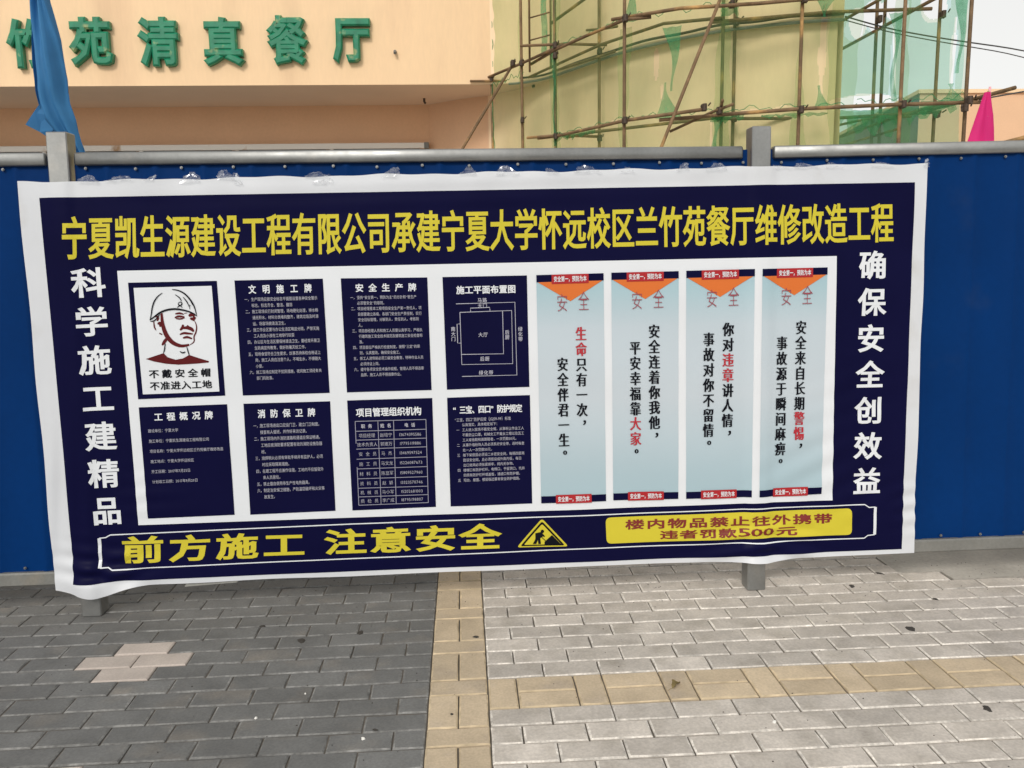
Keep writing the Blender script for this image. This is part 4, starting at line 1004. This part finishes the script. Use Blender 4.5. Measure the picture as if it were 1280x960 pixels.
hourglass(.250, 3.99, 3.30, .11, .012, 3.45); hourglass(.243, 3.40, 3.01, .01, .15, 3.33)
hourglass(.2, 4.6, 4.10, .01, .10, 4.5); hourglass(.428, 4.2, 3.95, .16, .02, 3.97); hourglass(.425, 3.25, 3.0, .015, .09, 3.2)
hourglass(.515, 3.95, 3.05, .07, .03, 3.6, .015); hourglass(.593, 4.1, 3.3, .07, .02, 3.5, .014); hourglass(.585, 3.2, 3.02, .03, .12, 3.15)
hourglass(.110, 4.2, 2.9, .05, .035, 3.2, .02); hourglass(.10, 6.6, 4.1, .10, .09, 5, .085); hourglass(.302, 2.98, 2.5, .07, .05, 2.8, .015)
def overlap(a, wd, seed, z0=2.1, z1=5.9, dy=-.012):
    """where two widths of net lap over each other"""
    s = s_of(a); V = []; F = []; n = 90
    for k in range(n+1):
        z = z0+(z1-z0)*k/n
        l = s-wd/2+.03*math.sin(z*2.3+seed)+.012*math.sin(z*9+seed); r_ = s+wd/2+.035*math.sin(z*1.9+seed*2)+.012*math.sin(z*11+seed)
        for j in range(6):
            x, y = net_at(max(0, min(Ltot, l+(r_-l)*j/5))); V.append((x, y+dy+.014*math.sin(j*2+z*3), z))
    for k in range(n):
        for j in range(5): p = k*6+j; F.append((p, p+1, p+7, p+6))
    obj('lapped_strip', V, F, 'net', net, True)
overlap(.073, .10, 1); overlap(.112, .22, 2); overlap(.193, .14, 3, 2.1, 4.05); overlap(.309, .12, 4); overlap(.4025, .10, 5); overlap(.455, .3, 9); overlap(.526, .16, 8)
# net bunched along the lower tier behind the ledgers
def swag(a0, a1, z, h, seed, dy=.05):
    s0, s1 = s_of(a0), s_of(a1); n = max(4, int((s1-s0)/.05)); V = []; r = random.Random(seed)
    for i in range(n+1):
        s = s0+(s1-s0)*i/n; x, y = net_at(s); hh = h*(.4+.6*abs(math.sin(i*1.1+seed)))*(.7+.6*r.random())
        for j in range(4): V.append((x, y+dy+.03*((j+i) % 2), z+.03-hh*j/3+r.uniform(-.01, .01)))
    F = [(i*4+j, i*4+4+j, i*4+5+j, i*4+1+j) for i in range(n) for j in range(3)]
    obj('bunched_edge', V, F, 'net_dense', net, True)
swag(.555, .600, 3.02, .17, 1); swag(.455, .57, 2.96, .15, 2); swag(.47, .53, 2.9, .22, 8, .10); swag(.36, .44, 2.95, .04, 3); swag(.30, .34, 2.98, .09, 4); swag(.11, .16, 3.0, .07, 5); swag(.31, .33, 4.1, .10, 6)
# loose strings along the lapped edges
for sd_, (a0, a1, z, am) in enumerate([(.11, .20, 3.04, .03), (.20, .30, 3.04, .035), (.31, .47, 3.03, .04), (.12, .20, 4.13, .03), (.2, .32, 4.14, .045), (.47, .6, 3.05, .05), (.0375, .075, 3.98, .05)]):
    P = []; s0, s1 = s_of(a0), s_of(a1); n = 26
    for i in range(n+1):
        s = s0+(s1-s0)*i/n; x, y = net_at(s); P.append((x, y-.10, z+am*math.sin(i*1.3+sd_*2)*math.sin(i*.5+sd_)))
    b = MB(); b.tube(P, .0045, 5); b.build('edge_cord', 'net_dense', net)
for a in (.0385,):
    P = []
    for i in range(60):
        z = 2.7+i*.05; x, y = net_at(.02+.035*abs(math.sin(i*.55))*(1+.6*math.sin(i*.21))); P.append((x, y-.01, z))
    b = MB(); b.tube(P, .006, 5); b.build('edge_cord', 'net_dense', net)

# ------------------------------------------------------------------ cables
def cable(pts, r, label):
    P = catmull(pts, 8); b = MB(); b.tube(P, r, 6); tag(b.build('overhead_cable', 'cable', None, True), label, 'cable', 'cables running right from the building corner')
cable([(4.22, 6.68, 4.03), (5.0, 6.9, 3.93), (6.3, 7.2, 3.84), (9.5, 9.5, 4.2), (15, 14, 5.6)], .008, 'thicker black overhead cable leaving the building corner above the pink pennant')
cable([(4.22, 6.70, 4.0), (5.0, 6.92, 3.90), (6.3, 7.25, 3.80), (9.5, 9.6, 4.1), (15, 14, 5.5)], .006, 'thinner black overhead cable hanging just below the thicker one')
cable([(5.32, 5.9, 3.0), (5.85, 5.6, 3.06), (6.6, 5.4, 3.14), (9, 5.2, 3.5)], .008, 'thin black cable running right from the scaffold end behind the pink pennant')
# ------------------------------------------------------------------ flags behind the fence
fl = empty('blue_flag', (-1.86, 1.3, 0), label='furled blue cloth flag on a bamboo pole behind the left fence post', cat='flag')
rows = [(3.05, -1.955, -1.905), (2.85, -1.945, -1.88), (2.624, -1.932, -1.867), (2.540, -1.941, -1.847), (2.455, -1.944, -1.827), (2.369, -1.947, -1.818), (2.283, -1.945, -1.809), (2.231, -1.947, -1.810), (2.179, -1.942, -1.808), (2.109, -1.924, -1.790), (2.056, -1.890, -1.784), (2.010, -1.845, -1.774), (1.949, -1.794, -1.762), (1.86, -1.76, -1.745)]

V = []; F = []; nn = 40
Rw = []
for (za, la, ra), (zb, lb, rb) in zip(rows, rows[1:]):
    for t in (0, .33, .66): Rw.append((za+(zb-za)*t, la+(lb-la)*t, ra+(rb-ra)*t))
Rw.append(rows[-1])
for i, (z, l, r_) in enumerate(Rw):
    for j in range(nn):
        a = 2*math.pi*j/nn; u = .5-.5*math.cos(a); dep = math.sin(a)*(r_-l)*.42
        x = l+(r_-l)*u; fd = .016*math.sin(u*15+z*4.5)+.012*math.sin(u*7-z*9)
        V.append((x+1.86, dep+(-fd if math.sin(a) < 0 else fd), z))
for i in range(len(Rw)-1):
    for j in range(nn): F.append((i*nn+j, i*nn+(j+1) % nn, (i+1)*nn+(j+1) % nn, (i+1)*nn+j))
F += [tuple(range(nn)), tuple(range((len(Rw)-1)*nn, len(Rw)*nn))[::-1]]
obj('cloth', V, F, 'flag_blue', fl, True)
tail = [(-1.900, 2.26), (-1.925, 2.20), (-1.965, 2.14), (-2.002, 2.085), (-1.95, 2.055), (-1.915, 2.03), (-1.885, 2.06), (-1.87, 2.12)]
TV = [(x+1.86, -.015+.012*math.sin(i*1.7), z) for i, (x, z) in enumerate(tail)]
TV += [(x, y+.006, z) for x, y, z in TV]; n = len(tail)
obj('cloth_tail', TV, [tuple(range(n))[::-1], tuple(range(n, 2*n))]+[(i, (i+1) % n, (i+1) % n+n, i+n) for i in range(n)], 'flag_blue', fl)
b = MB(); b.tube([(.075, 0, -.02), (.02, 0, 2.2), (-.055, 0, 3.0)], .011, 8); b.build('flagpole', 'bamboo', fl, True)
pf = empty('pink_pennant', (2.69, 1.6, 0), label='bright pink pennant drooping on a short pole behind the fence', cat='pennant')
rows = [(2.262, -.022, .006), (2.22, -.035, .018), (2.15, -.055, .035), (2.08, -.075, .043), (2.0, -.098, .048), (1.90, -.12, .050)]
V = []; F = []
for z, l, r_ in rows:
    for j in range(nn):
        a = 2*math.pi*j/nn; u = .5-.5*math.cos(a); V.append((l+(r_-l)*u, math.sin(a)*.016+.006*math.sin(u*11+z*7), z))
for i in range(len(rows)-1):
    for j in range(nn): F.append((i*nn+j, i*nn+(j+1) % nn, (i+1)*nn+(j+1) % nn, (i+1)*nn+j))
obj('cloth', V, F, 'flag_pink', pf, True)
b = MB(); b.tube([(.0, 0, 2.14), (.006, 0, 2.29)], [.014, .006], 8); b.build('pole_sleeve', 'pink_pale', pf, True)
b = MB(); b.tube([(.0, 0, -.02), (.0, 0, 2.27)], .006, 8); b.build('flagpole', 'bamboo', pf, True)
b = MB(); b.tube([(3.05, 2.2, 2.05), (3.6, 2.2, 2.18)], .016, 8); tag(b.build('steel_tube_end', 'rust', None, True), 'short dark rusty tube lying just above the fence rail at the right edge', 'tube')
